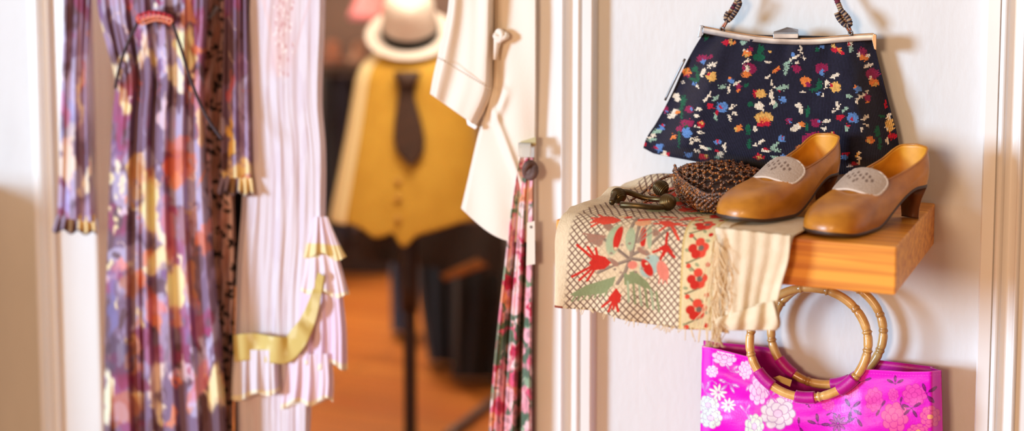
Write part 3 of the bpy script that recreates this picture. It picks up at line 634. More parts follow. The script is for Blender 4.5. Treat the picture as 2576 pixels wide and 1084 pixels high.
# motifs on the part that lies on the shelf
for (a, b_, s) in ((1500, 380, 1.2), (1570, 420, 1.0), (1620, 300, 1.4), (1540, 180, 1.4), (1660, 420, 1.1), (1690, 200, 1.3), (1600, 60, 1.5)):
    b_ = 510 - (560 - b_) * .45; pt.ell(a, b_, 26 * s, 16 * s, RD2, 20); pt.line([(a - 30 * s, b_ - 24 * s), (a, b_), (a + 34 * s, b_ - 20 * s)], 7, RD); pt.ell(a + 30 * s, b_ + 26 * s, 26 * s, 12 * s, GN, -20); pt.line([(a, b_ + 40), (a + 14, b_ - 40)], 6, ST)
for (a_, b2, c_, d_, g_) in ((680, 300, 60, 12, 8), (820, 290, 66, 13, -14), (600, 350, 40, 9, 0), (860, 330, 30, 8, -30)): pt.ell(*z3(a_, b2), c_ / 2.46, d_ / 2.46, RD2, g_)
for (a_, b2) in ((330, 500), (300, 540), (280, 480), (390, 560)): pt.line([z3(360, 500), z3(a_ - 60, b2)], 4, (166, 118, 98))
for (a_, b2) in ((640, 420), (660, 470), (600, 430)): pt.line([z3(560, 560), z3(a_, b2)], 4, ST)
for k in range(16):
    t_ = 2 * math.pi * k / 16; pt.ell(*z3(520 + 120 * math.cos(t_), 640 + 90 * math.sin(t_)), 4, 3, [ST, BG, (170, 140, 120)][k % 3])
th_ = .93 + .14 * vnoise(PXc / 2.2, PYc / 9, 8); pt.c *= th_[..., None]
k_ = np.zeros(PXc.shape); k_[-5:, :14] = 1; pt.mask(k_, (150, 70, 50))
mb = MB(); mb.grid(P, pt.c.reshape(-1, 3)); mb.build('embroidered_panel', M['cloth'], cloth, solid=.0014, soff=0)
# plain end piece, gathered above a turned-up corner
def sheet(rowsL, rowsR, nv, nu, fn):
    Lq = poly_at(rowsL, nv); Rq = poly_at(rowsR, nv); uu = np.linspace(0, 1, nu)[None, :]; vv = np.linspace(0, 1, nv)[:, None]
    x = Lq[:, :1] * (1 - uu) + Rq[:, :1] * uu; y = Lq[:, 1:2] * (1 - uu) + Rq[:, 1:2] * uu
    return atW_arr(x, y, fn(uu, vv, x, y))
top0 = []
Pd = sheet([(1800, 572), (1806, 640), (1812, 710), (1818, 800)], [(1989, 592), (1984, 650), (1966, 715), (1950, 785)], 60, 50, lambda u, v, x, y: .2645 + .0030 * np.sin(u * 6.5 + .8 * v - .6) * (.3 + v) + .0007 * np.sin(u * 31 + 3 * v) + .003 * v)
xe = np.linspace(Pd[0, 0, 0], Pd[0, -1, 0], 50)
tops = [np.stack([xe + .012 * (1 - a) * ut[:50] * 0 + np.linspace(-.004, .010, 50) * (1 - a), np.full(50, -.16 - (.252 - .16) * a), np.full(50, DZ + .0016)], -1) for a in np.linspace(0, .93, 16)]
tops += [np.stack([xe, np.full(50, -.2475 - .015 * math.sin(b)), DZ + .0016 - .013 * (1 - math.cos(b)) + 0 * xe], -1) for b in np.linspace(.2, 1.3, 5)]
mb = MB(); mb.grid(np.concatenate([np.stack(tops), Pd], 0)); mb.build('plain_end', M['linen'], cloth, solid=.0012)
Pk = sheet([(1802, 800), (1800, 812), (1806, 824), (1812, 830)], [(1944, 756), (1952, 786), (1958, 818), (1955, 830)], 30, 60, lambda u, v, x, y: .272 + .004 * np.sin(v * 3.1) + .0025 * np.sin(u * 19 + 3 * v))
mb = MB(); mb.grid(Pk); mb.grid(Pk[:, ::-1] + [0, .008, 0]); mb.build('turned_corner', M['linen'], cloth, solid=.001)
mb = MB()
for k in range(70):
    x0 = 1796 + 14 * RNG.random() + (0 if k % 2 else -4); y0 = 575 + 200 * RNG.random() ** .8; ln = 70 + 120 * RNG.random(); amp = 5 + 12 * RNG.random(); ph = 6 * RNG.random(); dr = RNG.normal(6, 18)
    a = np.linspace(0, 1, 12); xs = x0 + dr * a + amp * np.sin(a * 5 + ph) * a; ys = np.minimum(y0 + ln * a, 872)
    mb.tube(atW_arr(xs, ys, .2685 + .004 * a * RNG.random() + .004), .00042, 5)
for k in range(46):                                       # short threads along the lower hem
    x0 = 1440 + 400 * RNG.random(); y0 = np.interp(x0, [q[0] for q in botz], [q[1] for q in botz]); a = np.linspace(0, 1, 6); L_ = (8 + 12 * RNG.random()) if x0 < 1720 else 16 + 34 * RNG.random()
    mb.tube(atW_arr(x0 + RNG.normal(0, 7) * a, y0 - 4 + L_ * a, .2665 + 0 * a), .00038, 5)
fo = mb.build('fringe', M['fringe'], cloth); fo['kind'] = 'stuff'

# ------------------------------------------------------------------ bronze bangle with shell ends
M['bronze'] = pm('old_bronze', (112, 92, 58), .36, (78, 62, 40), 70, metal=.85)
bang = empty('bangle', (-.44, -.19, DZ), 'bronze bangle with ribbed shell-shaped ends lying on the embroidered cloth', 'bracelet')
bc = atH(1614, 512, DZ + .008)
a = np.linspace(-2.0, 3.5, 80); R_ = .0285
pth = np.stack([bc[0] + R_ * 1.03 * np.cos(a), bc[1] + R_ * .95 * np.sin(a), np.full_like(a, DZ + .0085) + .001 * np.sin(3 * a)], -1)
pth[:, 2] += .0055 * sm(1.6, 2.6, a) * (1 - sm(2.9, 3.5, a)) + .001
rr = .0029 * (1 + .2 * np.exp(-((a + 2.0) / .3) ** 2))
mb = MB(); mb.tube(pth, rr, 12); mb.build('band', M['bronze'], bang)
def shell(p, ax, r, L):
    ax = np.array(ax, float); ax /= np.linalg.norm(ax); t = np.linspace(0, 1, 46)
    pr = r * np.sqrt(np.clip(1 - (2 * t - 1) ** 2, 0, 1)) * (1 - .25 * t) * (1 + .05 * np.cos(t * 62)); pr[0] = pr[-1] = 1e-4
    q = Vector((0, 0, 1)).rotation_difference(Vector(ax)).to_matrix(); Mx = np.eye(4); Mx[:3, :3] = np.array(q); Mx[:3, 3] = np.array(p) - ax * L / 2
    m = MB(); m.lathe(np.stack([pr, t * L], -1), Mx, 28); return m
for (px, py, yy, ax, r) in ((1555, 491, -.172, (-.7, .5, .55), .0088), (1661, 472, -.150, (-.8, .1, .5), .0092), (1681, 508, -.188, (.8, -.5, .35), .0092)):
    c_ = atW(px, py, -yy); c_[2] = max(c_[2], DZ + r * .95); shell(c_, ax, r, .0165).build('shell_end', M['bronze'], bang)

# ------------------------------------------------------------------ crocheted bead pouch
M['bead'] = pm('amber_bead', attr=True, rough=.12, spec=.8, coat=.6)
M['pouch_in'] = pm('brown_lining', (58, 32, 18), .6, (44, 24, 14), 60)
pouch = empty('beaded_pouch', (-.39, -.12, DZ), 'brown crocheted bead pouch lying open on cloth behind the left shoe', 'pouch')
nu, nv = 60, 40
rim = poly_at([atW(1697, 440, .085), atW(1708, 474, .125), atW(1738, 504, .165), atW(1786, 524, .190), atW(1838, 520, .185), atW(1880, 506, .16), atW(1915, 488, .125)], nu)
bk_ = poly_at([atW(1703, 434, .070), atW(1745, 424, .058), atW(1795, 413, .052), atW(1842, 409, .052), atW(1885, 420, .055), atW(1922, 438, .060), atW(1945, 462, .065)], nu)
vv = np.linspace(0, 1, nv)[:, None, None]
def psurf(U, V):
    i = U * (nu - 1); k = np.clip(np.floor(i).astype(int), 0, nu - 2); f = (i - k)[..., None]
    a_ = rim[k] * (1 - f) + rim[k + 1] * f; b_ = bk_[k] * (1 - f) + bk_[k + 1] * f
    Vv = V[..., None]; p = a_ * (1 - Vv) + b_ * Vv
    p[..., 2] += .013 * np.sin(np.pi * np.clip(V, 0, 1)) * np.sin(np.pi * np.clip(U, 0.02, .98)) ** .6 + .004 * (fbm(U * 6, V * 4, 31) - .5)
    p[..., 2] = np.maximum(p[..., 2], DZ + .004)
    d_ = np.clip(-V / .5, 0, 1); p[..., 2] = np.where(V < 0, a_[..., 2] + (DZ + .003 - a_[..., 2]) * d_, p[..., 2]); p[..., :2] = np.where((V < 0)[..., None], a_[..., :2] + np.array([-.002, .010]) * d_[..., None], p[..., :2])
    return p
Ug, Vg = np.meshgrid(np.linspace(0, 1, nu), np.linspace(0, 1, nv)); S = psurf(Ug, Vg)
Ul, Vl = np.meshgrid(np.linspace(0, 1, nu), np.linspace(-.5, 0, 12)); S3 = psurf(Ul, Vl); S3[..., 1] += .0026
low = S.copy(); low[..., 2] = DZ + .0015; low[..., :2] += (S3[0, :, :2] - S[0, :, :2])[None] * np.linspace(1, 0, nv)[:, None, None]
mb = MB(); S2 = S.copy(); S2[..., 2] -= .0022; mb.grid(S2); mb.grid(S3)
mb.grid(low[:, ::-1]); mb.build('pouch_lining', M['pouch_in'], pouch)
ico = bmesh.new(); bmesh.ops.create_icosphere(ico, subdivisions=1, radius=1); ico.verts.ensure_lookup_table(); ico.faces.ensure_lookup_table()
IV = np.array([q.co[:] for q in ico.verts]); IF = [tuple(q.index for q in f.verts) for f in ico.faces]; ico.free()
BC = [lin((122, 66, 18)), lin((84, 44, 12)), lin((168, 94, 26)), lin((56, 28, 10)), lin((98, 50, 18))]
def beads(mb, pts, r):
    for p in pts:
        mb.add(IV * r * (.85 + .3 * RNG.random()) + p, IF, BC[RNG.integers(5)])
mb = MB(); rowsn, coln = 9, 14; pts = []
for i in range(-4, rowsn):
    for j in range(coln):
        # hexagonal loops
        cu_, cv_ = (j + (.5 if i % 2 else 0)) / (coln - .5), (i + .5) / rowsn
        ng = 12
        for k in range(ng):
            t = 2 * math.pi * k / ng; U = cu_ + .56 / coln * math.cos(t); V = cv_ + .62 / rowsn * math.sin(t)
            if 0 <= U <= 1 and -.47 <= V <= 1: pts.append((U, V))
pts = np.array(pts); pos = psurf(pts[:, 0], pts[:, 1]) + RNG.normal(0, .0005, (len(pts), 3)); pos[:, 2] += .0006
beads(mb, pos, .00155); mb.build('bead_net', M['bead'], pouch)
mb = MB(); Uq = np.linspace(0, 1, 120)
for k in range(3):
    ph = Uq * 60 + k * 2.09; q = psurf(Uq, np.zeros_like(Uq)); q[:, 2] += .004 + .0032 * np.sin(ph); q[:, 1] -= .0032 * np.cos(ph); beads(mb, q, .0017)
for k in range(3):
    ph = Uq * 60 + k * 2.09; q = psurf(Uq, np.zeros_like(Uq) + .05); q[:, 2] += .007 + .0022 * np.sin(ph + 1); beads(mb, q, .0016)
mb.build('bead_rim', M['bead'], pouch)
mb = MB()
for pts_ in ([(1700, 440), (1672, 446), (1648, 462), (1632, 478), (1640, 490), (1668, 486), (1694, 478)], [(1700, 436), (1660, 452), (1610, 490), (1585, 508), (1600, 516), (1640, 500)]):
    q = poly_at([atW(x, y, .10 + .05 * (y - 436) / 60) for x, y in pts_], 46); q[:, 2] = np.maximum(q[:, 2], DZ + .004); beads(mb, q, .0016)
mb.build('bead_cord', M['bead'], pouch)

# ------------------------------------------------------------------ pink brocade bag with bamboo rings
M['satin'] = pm('magenta_brocade', attr=True, rough=.36, bump=.12, bscale=500, spec=.4)
M['satin_plain'] = pm('magenta_satin', (196, 4, 150), .4, (180, 2, 140), 60, .2, 300, sheen=.2)
M['bamboo'] = pm('bamboo', attr=True, rough=.28, col=(255, 255, 255), col2=(215, 190, 150), nscale=60, coat=.4, spec=.6)
M['paper'] = pm('paper_label', (226, 196, 120), .7)
pbag = empty('tote_bag', atW(2066, 1300, .0), 'magenta brocade handbag with peony pattern and round bamboo handles below shelf', 'handbag')
def z6(x, y): return 1720 + x / 2.823, 700 + y / 2.823
nu, nv = 420, 190
ft = np.array([(1768, 869), (1800, 876), (1850, 888), (1889, 898), (1903, 909), (1918, 929), (1933, 951), (1952, 974), (1975, 992), (2003, 1004), (2035, 1011), (2062, 1010), (2090, 1001), (2120, 984), (2146, 962), (2164, 940), (2174, 929), (2200, 929), (2276, 934), (2330, 934), (2366, 931)])
xs = np.linspace(1768, 2366, nu); yt = np.interp(xs, ft[:, 0], ft[:, 1]); yt = np.convolve(np.pad(yt, 5, 'edge'), np.ones(11) / 11, 'valid')
v = np.linspace(0, 1, nv) ** 1.25; UU, VV = np.meshgrid(np.linspace(0, 1, nu), v)
Yb = 1310.0; Y = yt[None] + (Yb - yt[None]) * VV; X = xs[None] + np.clip(Y - 870, 0, 400) / 220 * np.interp(UU, [0, 1], [-4, 4])
wr = .0022 * np.sin(Y / 17 + 1.7 * np.sin(X / 120) + 2 * fbm(X / 90, Y / 60, 41)) * (.35 + .65 * np.exp(-((X - 1780) / 190) ** 2)) + .004 * (fbm(X / 110, Y / 70, 43) - .5)
off = .058 + .012 * np.sin(np.pi * UU) * sm(0, .4, VV) + wr * sm(0, .08, VV) - .020 * (sm(.05, 0, UU) + sm(.95, 1, UU))
PF = atW_arr(X, Y, off)
pt = Paint(X, Y, (230, 2, 204))
PA, PB, MN, DK, LP, LF, GD = (250, 212, 246), (240, 170, 232), (222, 236, 222), (110, 0, 110), (236, 74, 186), (242, 110, 196), (250, 170, 130)
def peony(x, y, rx, ry, col, edge, cen=None, n=9, ang=0):
    for R, m_, o_ in ((.74, n, 0), (.42, max(5, n - 3), 20)):
        for k in range(m_):
            t = math.radians(ang + o_ + 360 * k / m_); px, py = x + rx * R * math.cos(t), y + ry * R * math.sin(t)
            pt.ell(px, py, rx * .34, ry * .34, edge, 0, .08); pt.ell(px, py, rx * .29, ry * .29, col, 0, .08)
    pt.ell(x, y, rx * .3, ry * .3, edge, 0, .1); pt.ell(x, y, rx * .24, ry * .24, col if cen is None else cen, 0, .1)
def leaves(x, y, s, col, inner, angs):
    for a_ in angs:
        t = math.radians(a_); cx, cy = x + s * math.cos(t), y + s * math.sin(t)
        pt.ell(cx, cy, s * .62, s * .24, col, a_, .1); pt.ell(cx, cy, s * .44, s * .11, inner, a_, .1); pt.line([(x, y), (cx, cy)], 1.6, col)
def starf(x, y, r, col, edge):
    for k in range(9):
        t = 40 * k; q = math.radians(t); pt.ell(x + .55 * r * math.cos(q), y + .55 * r * math.sin(q), r * .46, r * .17, edge, t, .1); pt.ell(x + .55 * r * math.cos(q), y + .55 * r * math.sin(q), r * .38, r * .12, col, t, .1)
k6 = 1 / 2.823
PE, LE = (206, 110, 206), (206, 40, 160)
for (x, y, rx, ry) in ((295, 555, 82, 72), (210, 660, 38, 40), (440, 650, 46, 70), (535, 800, 66, 96), (735, 830, 62, 60)): peony(*z6(x, y), rx * k6, ry * k6, PA, PE, None, 8, 15)
for (x, y, rx, ry) in ((185, 900, 70, 70), (200, 990, 76, 66), (670, 960, 120, 110), (505, 1050, 66, 86)): peony(*z6(x, y), rx * k6, ry * k6, MN if y != 960 else (236, 226, 238), (190, 150, 196), (246, 210, 240), 9, 0)
for (x, y, r) in ((250, 805, 64), (322, 900, 56)): starf(*z6(x, y), r * k6, (244, 244, 236), (206, 160, 206))
for (x, y, rx, ry, c) in ((1030, 895, 46, 42, None), (1185, 775, 62, 74, None), (1355, 860, 62, 84, None), (1490, 825, 36, 46, None), (1640, 825, 84, 76, None), (1500, 985, 92, 104, None), (1745, 980, 66, 74, GD), (1665, 1080, 76, 50, GD)):
    peony(*z6(x, y), rx * k6, ry * k6, LP if y < 960 else (240, 96, 170), LE, c, 8, 10)
starf(*z6(1100, 1030), 66 * k6, (176, 60, 150), (110, 0, 110))
for (x, y, s, an, c, i) in ((335, 665, 46, (-120, -40, 0), PE, PA), (325, 740, 50, (200, 60, 20, 140), PE, PA), (160, 800, 44, (-110, -60, 40), PE, (232, 150, 226)), (445, 950, 40, (-130, -60, 60), PE, PA), (620, 840, 40, (-120, -50, 40, 120), PE, PA),
                            (1505, 752, 42, (-150, -90, -30), DK, (150, 40, 120)), (1725, 815, 48, (-110, -40, 60), DK, (150, 40, 120)), (1275, 728, 40, (-20, 160), DK, (150, 40, 120)), (1195, 925, 52, (-120, -40, 100, 30), DK, (150, 40, 120)), (1230, 985, 48, (60, 150), DK, (150, 40, 120)),
                            (960, 1040, 52, (-100, 0, 200), DK, (150, 40, 120)), (820, 1050, 40, (-90, 60), DK, (150, 40, 120)), (1400, 920, 40, (-60, 120), DK, (150, 40, 120)), (1620, 920, 46, (200, 140, -30, 60), DK, (150, 40, 120)), (860, 880, 34, (200, 40), DK, (150, 40, 120)), (210, 720, 26, (40, 140), PE, PA), (480, 740, 40, (-60, 120), PE, PA), (1055, 950, 28, (30, 150), DK, (150, 40, 120)), (1540, 890, 34, (-80, 60), DK, (150, 40, 120))):
    leaves(*z6(x, y), s * k6, c, i, an)
for (x, y, r) in ((1800, 1150, 30), (1900, 1160, 34), (2020, 1150, 30), (2140, 1170, 34), (2260, 1160, 32), (2330, 1220, 26), (1850, 1230, 30), (2080, 1240, 30)): peony(x, y, r, r, LP if x > 2000 else PA, LE)
# stitch line under the top edge, gold thread on the right
d = np.abs(Y - yt[None] - 9); pt.mask((d < 1.6) * ((X % 7) < 4), (240, 60, 210), .9)
gx, gy = z6(1640, 655); pt.ell(gx, gy, 24, 4.5, (250, 150, 70)); 
pt.mask((np.abs(Y - yt[None]) < 3) * 1.0, (250, 40, 214))
mb = MB(); mb.grid(PF, pt.c.reshape(-1, 3)); mb.build('front_panel', M['satin'], pbag, solid=.002, soff=1)
bt = np.array([(1771, 856), (1820, 862), (1889, 868), (1930, 873), (1946, 880), (1968, 907), (1985, 926), (2003, 943), (2028, 956), (2053, 965), (2080, 966), (2104, 960), (2130, 945), (2160, 925), (2180, 910), (2194, 903), (2225, 907), (2290, 915), (2349, 922)])
xb = np.linspace(1771, 2349, 140); yb = np.interp(xb, bt[:, 0], bt[:, 1]); vb = np.linspace(0, 1, 30); Xb, Vb = np.meshgrid(xb, vb); Yb2 = yb[None] + (1285 - yb[None]) * Vb
PB_ = atW_arr(Xb, Yb2, .016 + .004 * fbm(Xb / 90, Yb2 / 80, 51))
mb = MB(); mb.grid(PB_); mb.build('back_panel', M['satin_plain'], pbag, solid=.002, soff=1)
mb = MB()                                               # gusset: sides and bottom
for e, sgn in ((0, -1), (-1, 1)):
    A_ = PF[:, e]; B_ = PB_[:, e][np.clip((np.linspace(0, 1, nv) ** 1.25 * 29).round().astype(int), 0, 29)]
    q = np.linspace(0, 1, 9)[None, :, None]; G = A_[:, None] * (1 - q) + B_[:, None] * q; G[..., 0] += -sgn * .006 * np.sin(np.pi * q[..., 0]) * np.linspace(1, 0, nv)[:, None]; mb.grid(G)
q = np.linspace(0, 1, 9)[:, None, None]; A_ = PF[-1][:: 3]; B_ = np.stack([np.interp(np.linspace(0, 1, len(A_)), np.linspace(0, 1, 140), PB_[-1][:, c]) for c in range(3)], -1); mb.grid(A_[None] * (1 - q) + B_[None] * q)
mb.build('gusset', M['satin_plain'], pbag, solid=.0015)
def bamboo_ring(cx, cy, rx, ry, o_bot, o_top, nodes, rot, dark, wraps):
    n = 260; a = np.linspace(0, 2 * np.pi, n, endpoint=False)
    x = cx + rx * np.cos(a); y = cy + ry * np.sin(a); o = (o_bot + o_top) / 2 + (o_bot - o_top) / 2 * np.sin(a)
    c = atW_arr(x, y, o); r = np.full(n, .0047); colr = np.broadcast_to(lin((250, 206, 128)), (n, 3)).copy()
    for nd in nodes:
        dlt = np.abs((a - math.radians(nd) + np.pi) % (2 * np.pi) - np.pi); r += .0010 * np.exp(-(dlt / .012) ** 2) - .0005 * np.exp(-((dlt - .045) / .03) ** 2)
        colr = colr * (1 - (.55 * np.exp(-((dlt - .03) / .02) ** 2))[:, None]) + lin((130, 76, 30)) * (.55 * np.exp(-((dlt - .03) / .02) ** 2))[:, None]
    g = vnoise(a * 4, a * 0 + rot, 61)[:, None]; colr = colr * (1 - dark * g) + lin((150, 92, 28)) * dark * g
    mb = MB(); mb.tube(c, r, 14, closed=True, col=colr); ob = mb.build('ring_handle', M['bamboo'], pbag)
    for w0, w1 in wraps:
        t = np.radians(np.linspace(w0, w1, 14)); cc = atW_arr(cx + rx * np.cos(t), cy + ry * np.sin(t), (o_bot + o_top) / 2 + (o_bot - o_top) / 2 * np.sin(t))
        m2 = MB(); m2.tube(cc, .0064, 14); m2.build('fabric_loop', M['satin_plain'], pbag)
    return ob
bamboo_ring(2035, 862, 149, 138, .0665, .050, (8, 38, 80, 168, 192, 218, 262, 288, 322, 349), 1, .35, ((128, 150), (84, 103), (40, 60)))
bamboo_ring(2081, 836, 141, 131, .026, .014, (20, 60, 110, 172, 215, 255, 305, 340, 358), 7, .6, ((126, 150), (66, 86)))
mb = MB(); mb.prism([z6(635, 705), z6(680, 690), z6(768, 722), z6(755, 770), z6(700, 745)], .048, .0475, lambda x, y, d: atW(x, y, d)); mb.build('inner_label', M['paper'], pbag, smooth=False)

# ================================================================== GARMENTS HUNG IN THE DOORWAY
def cloth_mat(name, **k):
    d = dict(attr=True, rough=.8, bump=.25, bscale=500, spec=.25, sheen=.15); d.update(k); return pm(name, **d)
M['print'] = cloth_mat('floral_print', rough=.6)
M['white_cotton'] = cloth_mat('white_cotton', rough=.7)
M['lilac'] = cloth_mat('lilac_voile', rough=.6)
M['dark_cloth'] = cloth_mat('dark_cloth')
def drape(Lp_, Rp_, nv, nu, off, depth=.03, fold=None, hem=None, paint=None, taper=.10, mb=None, backn=14, hemtop=None):
    """a hanging piece: front sheet with folds, closed by a back sheet. Edges given as surveyed outlines."""
    L_ = poly_at(Lp_, nv) if len(Lp_) > 1 else None; R_ = poly_at(Rp_, nv)
    u = np.linspace(0, 1, nu)[None]; v = np.linspace(0, 1, nv)[:, None]
    x = L_[:, :1] * (1 - u) + R_[:, :1] * u; y = L_[:, 1:] * (1 - u) + R_[:, 1:] * u
    if hem is not None: y = y + hem(u) * v ** 6
    if hemtop is not None: y = y + hemtop(u) * (1 - v) ** 4
    e = np.minimum(u, 1 - u); o = off - depth * .5 * (1 - sm(0, taper, e)) + 0 * v
    if fold is not None: o = o + fold(u, v, x, y) * sm(0, taper * .6, e)
    c = paint(x, y, u, v) if paint is not None else np.ones(x.shape + (3,))
    Pf = atW_arr(x, y, o)
    k = np.linspace(nu - 1, 0, backn).round().astype(int)
    Pb = atW_arr(x[:, k], y[:, k], off - depth + .0 * x[:, k]); 
    m = mb or MB(); m.grid(np.concatenate([Pf, Pb], 1), np.concatenate([c, c[:, k]], 1), cu=True, caps=True); return m

# ------------------------------------------------------------------ long floral dress
PU, LA, CR, ORG, MG, BRN, VI, LB = (122, 98, 124), (176, 152, 184), (240, 214, 166), (222, 136, 98), (156, 62, 108), (92, 62, 64), (126, 92, 136), (192, 182, 214)
def dress_paint(seed, n, fixed=(), stretch=2.2, x0=120, x1=660, y0=-160, y1=1260):
    def f(x, y, u, v):
        p = Paint(x + 46 * (fbm(x / 38, y / 60, seed + 50) - .5) + 14 * (fbm(x / 11, y / 16, seed + 60) - .5), y + 90 * (fbm(x / 34, y / 50, seed + 70) - .5) + 26 * (fbm(x / 12, y / 20, seed + 80) - .5), PU); r = np.random.default_rng(seed)
        n1 = fbm(x / 60, y / 110, seed); p.mask(sm(.48, .6, n1), LA, .7); n2 = fbm(x / 45, y / 90, seed + 5); p.mask(sm(.58, .66, n2), BRN, .7)
        n3 = fbm(x / 50, y / 90, seed + 9); p.mask(sm(.6, .68, n3), MG, .6); n4 = fbm(x / 50, y / 80, seed + 19); p.mask(sm(.6, .66, n4), LB, .6)
        pal = [CR, CR, (206, 140, 116), MG, LB, BRN, CR, VI, (206, 166, 120), ORG, (214, 190, 206), VI, (240, 222, 196)]
        for k in range(n):
            cx, cy = x0 + (x1 - x0) * r.random(), y0 + (y1 - y0) * r.random(); s = 5 + 11 * r.random() ** 1.5; a = r.normal(90, 28)
            p.ell(cx, cy, s * stretch, s * .8, pal[r.integers(len(pal))], a, .3, .85)
        for k in range(n):                               # fine veins and strokes
            cx, cy = x0 + (x1 - x0) * r.random(), y0 + (y1 - y0) * r.random(); a = math.radians(r.normal(75, 35)); l = 15 + 30 * r.random()
            p.line([(cx, cy), (cx + l * math.cos(a), cy + l * math.sin(a))], 2.5, [LA, BRN, (230, 200, 190), (214, 110, 90)][r.integers(4)], .7)
        for cx, cy, rx, ry, c, a in fixed: p.ell(cx, cy, rx, ry, c, a, .25, .92 if c[0] + c[1] > 400 else .6)
        return np.clip(p.c * 1.22, 0, .9)
    return f
FIX = [(466, 130, 24, 62, (246, 222, 176), -8), (316, 250, 10, 46, CR, 0), (356, 130, 10, 60, (236, 206, 190), 0), (345, 435, 28, 30, (214, 170, 96), 0), (378, 520, 24, 66, (248, 220, 166), 0), (398, 650, 26, 46, CR, 10), (440, 715, 18, 66, (246, 220, 170), 8),
       (548, 975, 24, 56, (244, 216, 166), 0), (270, 1000, 14, 60, (240, 226, 196), 0), (424, 585, 16, 70, (206, 110, 120), 0), (440, 375, 26, 26, (224, 120, 76), 0), (452, 425, 26, 30, (226, 128, 76), 30), (520, 590, 16, 46, (234, 130, 90), 0),
       (296, 665, 15, 18, (240, 130, 96), 0), (326, 705, 18, 40, (190, 124, 84), 0), (388, 770, 22, 34, (226, 120, 84), 0), (505, 250, 12, 60, (214, 130, 140), 0), (500, 330, 12, 50, (240, 190, 150), 0), (300, 330, 12, 40, MG, 0), (330, 210, 20, 30, (150, 60, 50), 0),
       (300, 900, 60, 40, (70, 50, 66), 80), (390, 960, 20, 60, (226, 206, 196), 10), (480, 800, 14, 70, (150, 110, 160), 6), (480, 700, 20, 40, (206, 140, 96), 0), (470, 560, 24, 40, (150, 96, 90), 0), (285, 750, 12, 90, (120, 116, 170), 0), (500, 950, 24, 60, (210, 110, 130), 20), (420, 880, 18, 60, (150, 130, 150), 0), (320, 1040, 40, 40, (190, 120, 80), 60), (340, 960, 40, 30, (140, 40, 70), 20)]
dress = empty('floral_dress', atW(400, 1130, .03), 'long purple floral dress with red braid at chest, hung at the left doorway', 'dress')
def skirt_fold(u, v, x, y):
    g = sm(-.02, .25, v); ph = 2 * math.pi * (u * 5.2 + .35 * np.sin(v * 3)) + .6
    return g * (.0055 * np.sin(ph) + .0026 * np.sin(ph * 2.1 + 1.3 + v)) + .0018 * np.sin(2 * math.pi * u * 17 + 4 * v) * np.exp(-((v - .18) / .18) ** 2) - .010 * np.exp(-((u - .31 - .02 * v) / .022) ** 2) * sm(.3, .6, v)
Lq = [(236, -150), (250, 40), (270, 120), (290, 210), (284, 280), (278, 400), (271, 600), (265, 800), (262, 1000), (261, 1250)]
Rq = [(527, -150), (524, 40), (520, 120), (515, 210), (516, 290), (521, 420), (534, 600), (551, 800), (566, 1000), (575, 1250)]
drape(Lq, Rq, 300, 150, .075, .045, skirt_fold, paint=dress_paint(5, 240, FIX), taper=.06).build('gown', M['print'], dress)
def wavy(a, f, p=0): return lambda u: a * np.sin(u * f + p)
for (Lp_, Rp_, sd, nm) in (([(160, -150), (158, 100), (153, 250), (150, 400), (147, 480), (144, 545)], [(236, -150), (226, 60), (222, 180), (225, 300), (231, 450), (238, 560)], 21, 'sleeve'),
                       ([(566, -150), (561, 120), (557, 300), (557, 420), (558, 448)], [(618, -150), (624, 150), (628, 300), (631, 400), (634, 448)], 33, 'sleeve')):
    fx = [(190, 240, 24, 60, LB, 0), (170, 300, 18, 60, (150, 150, 200), 0), (172, 400, 16, 60, (240, 210, 196), 0), (168, 500, 14, 50, (170, 170, 230), 0), (190, 520, 10, 40, (70, 50, 50), 0), (205, 250, 6, 90, (236, 216, 200), 0), (210, 180, 6, 60, (200, 110, 100), 0), (160, 270, 10, 30, (210, 120, 160), 0)] if sd == 21 else \
         [(578, 350, 8, 60, (226, 180, 90), 0), (600, 320, 12, 90, (120, 90, 120), 0), (600, 170, 16, 40, (150, 110, 150), 0), (585, 240, 8, 40, (206, 90, 90), 0), (600, 440, 40, 26, (240, 206, 150), 0)]
    sl = drape(Lp_, Rp_, 140, 60, .062 if sd == 21 else .051, .03 if sd == 21 else .010, lambda u, v, x, y: .004 * np.sin(u * 13 + 2 * v) + .002 * np.sin(u * 29), paint=dress_paint(sd, 150, fx), taper=.12).build(nm, M['print'], dress)
    b0, b1 = Lp_[-1], Rp_[-1]
    base = np.linspace(0, 1, 110); m = MB(); nvr = 14
    cx0, cx1 = b0[0] - 12, b1[0] + 5
    rows = []; cols = []
    for k in np.linspace(0, 1, nvr):
        x = (b0[0] + (b1[0] - b0[0]) * base) * (1 - k) + (cx0 + (cx1 - cx0) * base) * k; y = b0[1] - 6 + k * 42 + (5 * np.sin(base * 19) + 8 * base) * k
        rows.append(atW_arr(x, y, (.062 if sd == 21 else .052) + .0065 * k * np.sin(base * 34) - .004))
        q = Paint(x, y, (150, 132, 156)); q.mask(sm(.55, .6, base), (236, 208, 150)); q.mask((np.abs(base - .38) < .08) * 1.0, (150, 110, 70)); q.c = q.c * 1.0; 
        if k > .85: q.mask(np.ones_like(base), (96, 90, 120), .7)
        cols.append(q.c)
    m.grid(np.stack(rows), np.stack(cols)); m.build('ruffle', M['print'], sl, solid=.0012)
M['braid'] = pm('red_braid', attr=True, rough=.35, spec=.6)
mb = MB(); t = np.linspace(0, 1, 90)
for k, c in enumerate(((150, 14, 46), (196, 40, 60), (216, 96, 70))):
    x = 346 + 86 * t; y = 52 - 14 * np.sin(math.pi * (t * .9 + .08)) + 7 * np.sin(t * 44 + k * 2.1) + (4 if k == 2 else 0); mb.tube(atW_arr(x, y, .094 + .003 * np.cos(t * 44 + k * 2.1)), .0030, 8, col=lin(c))
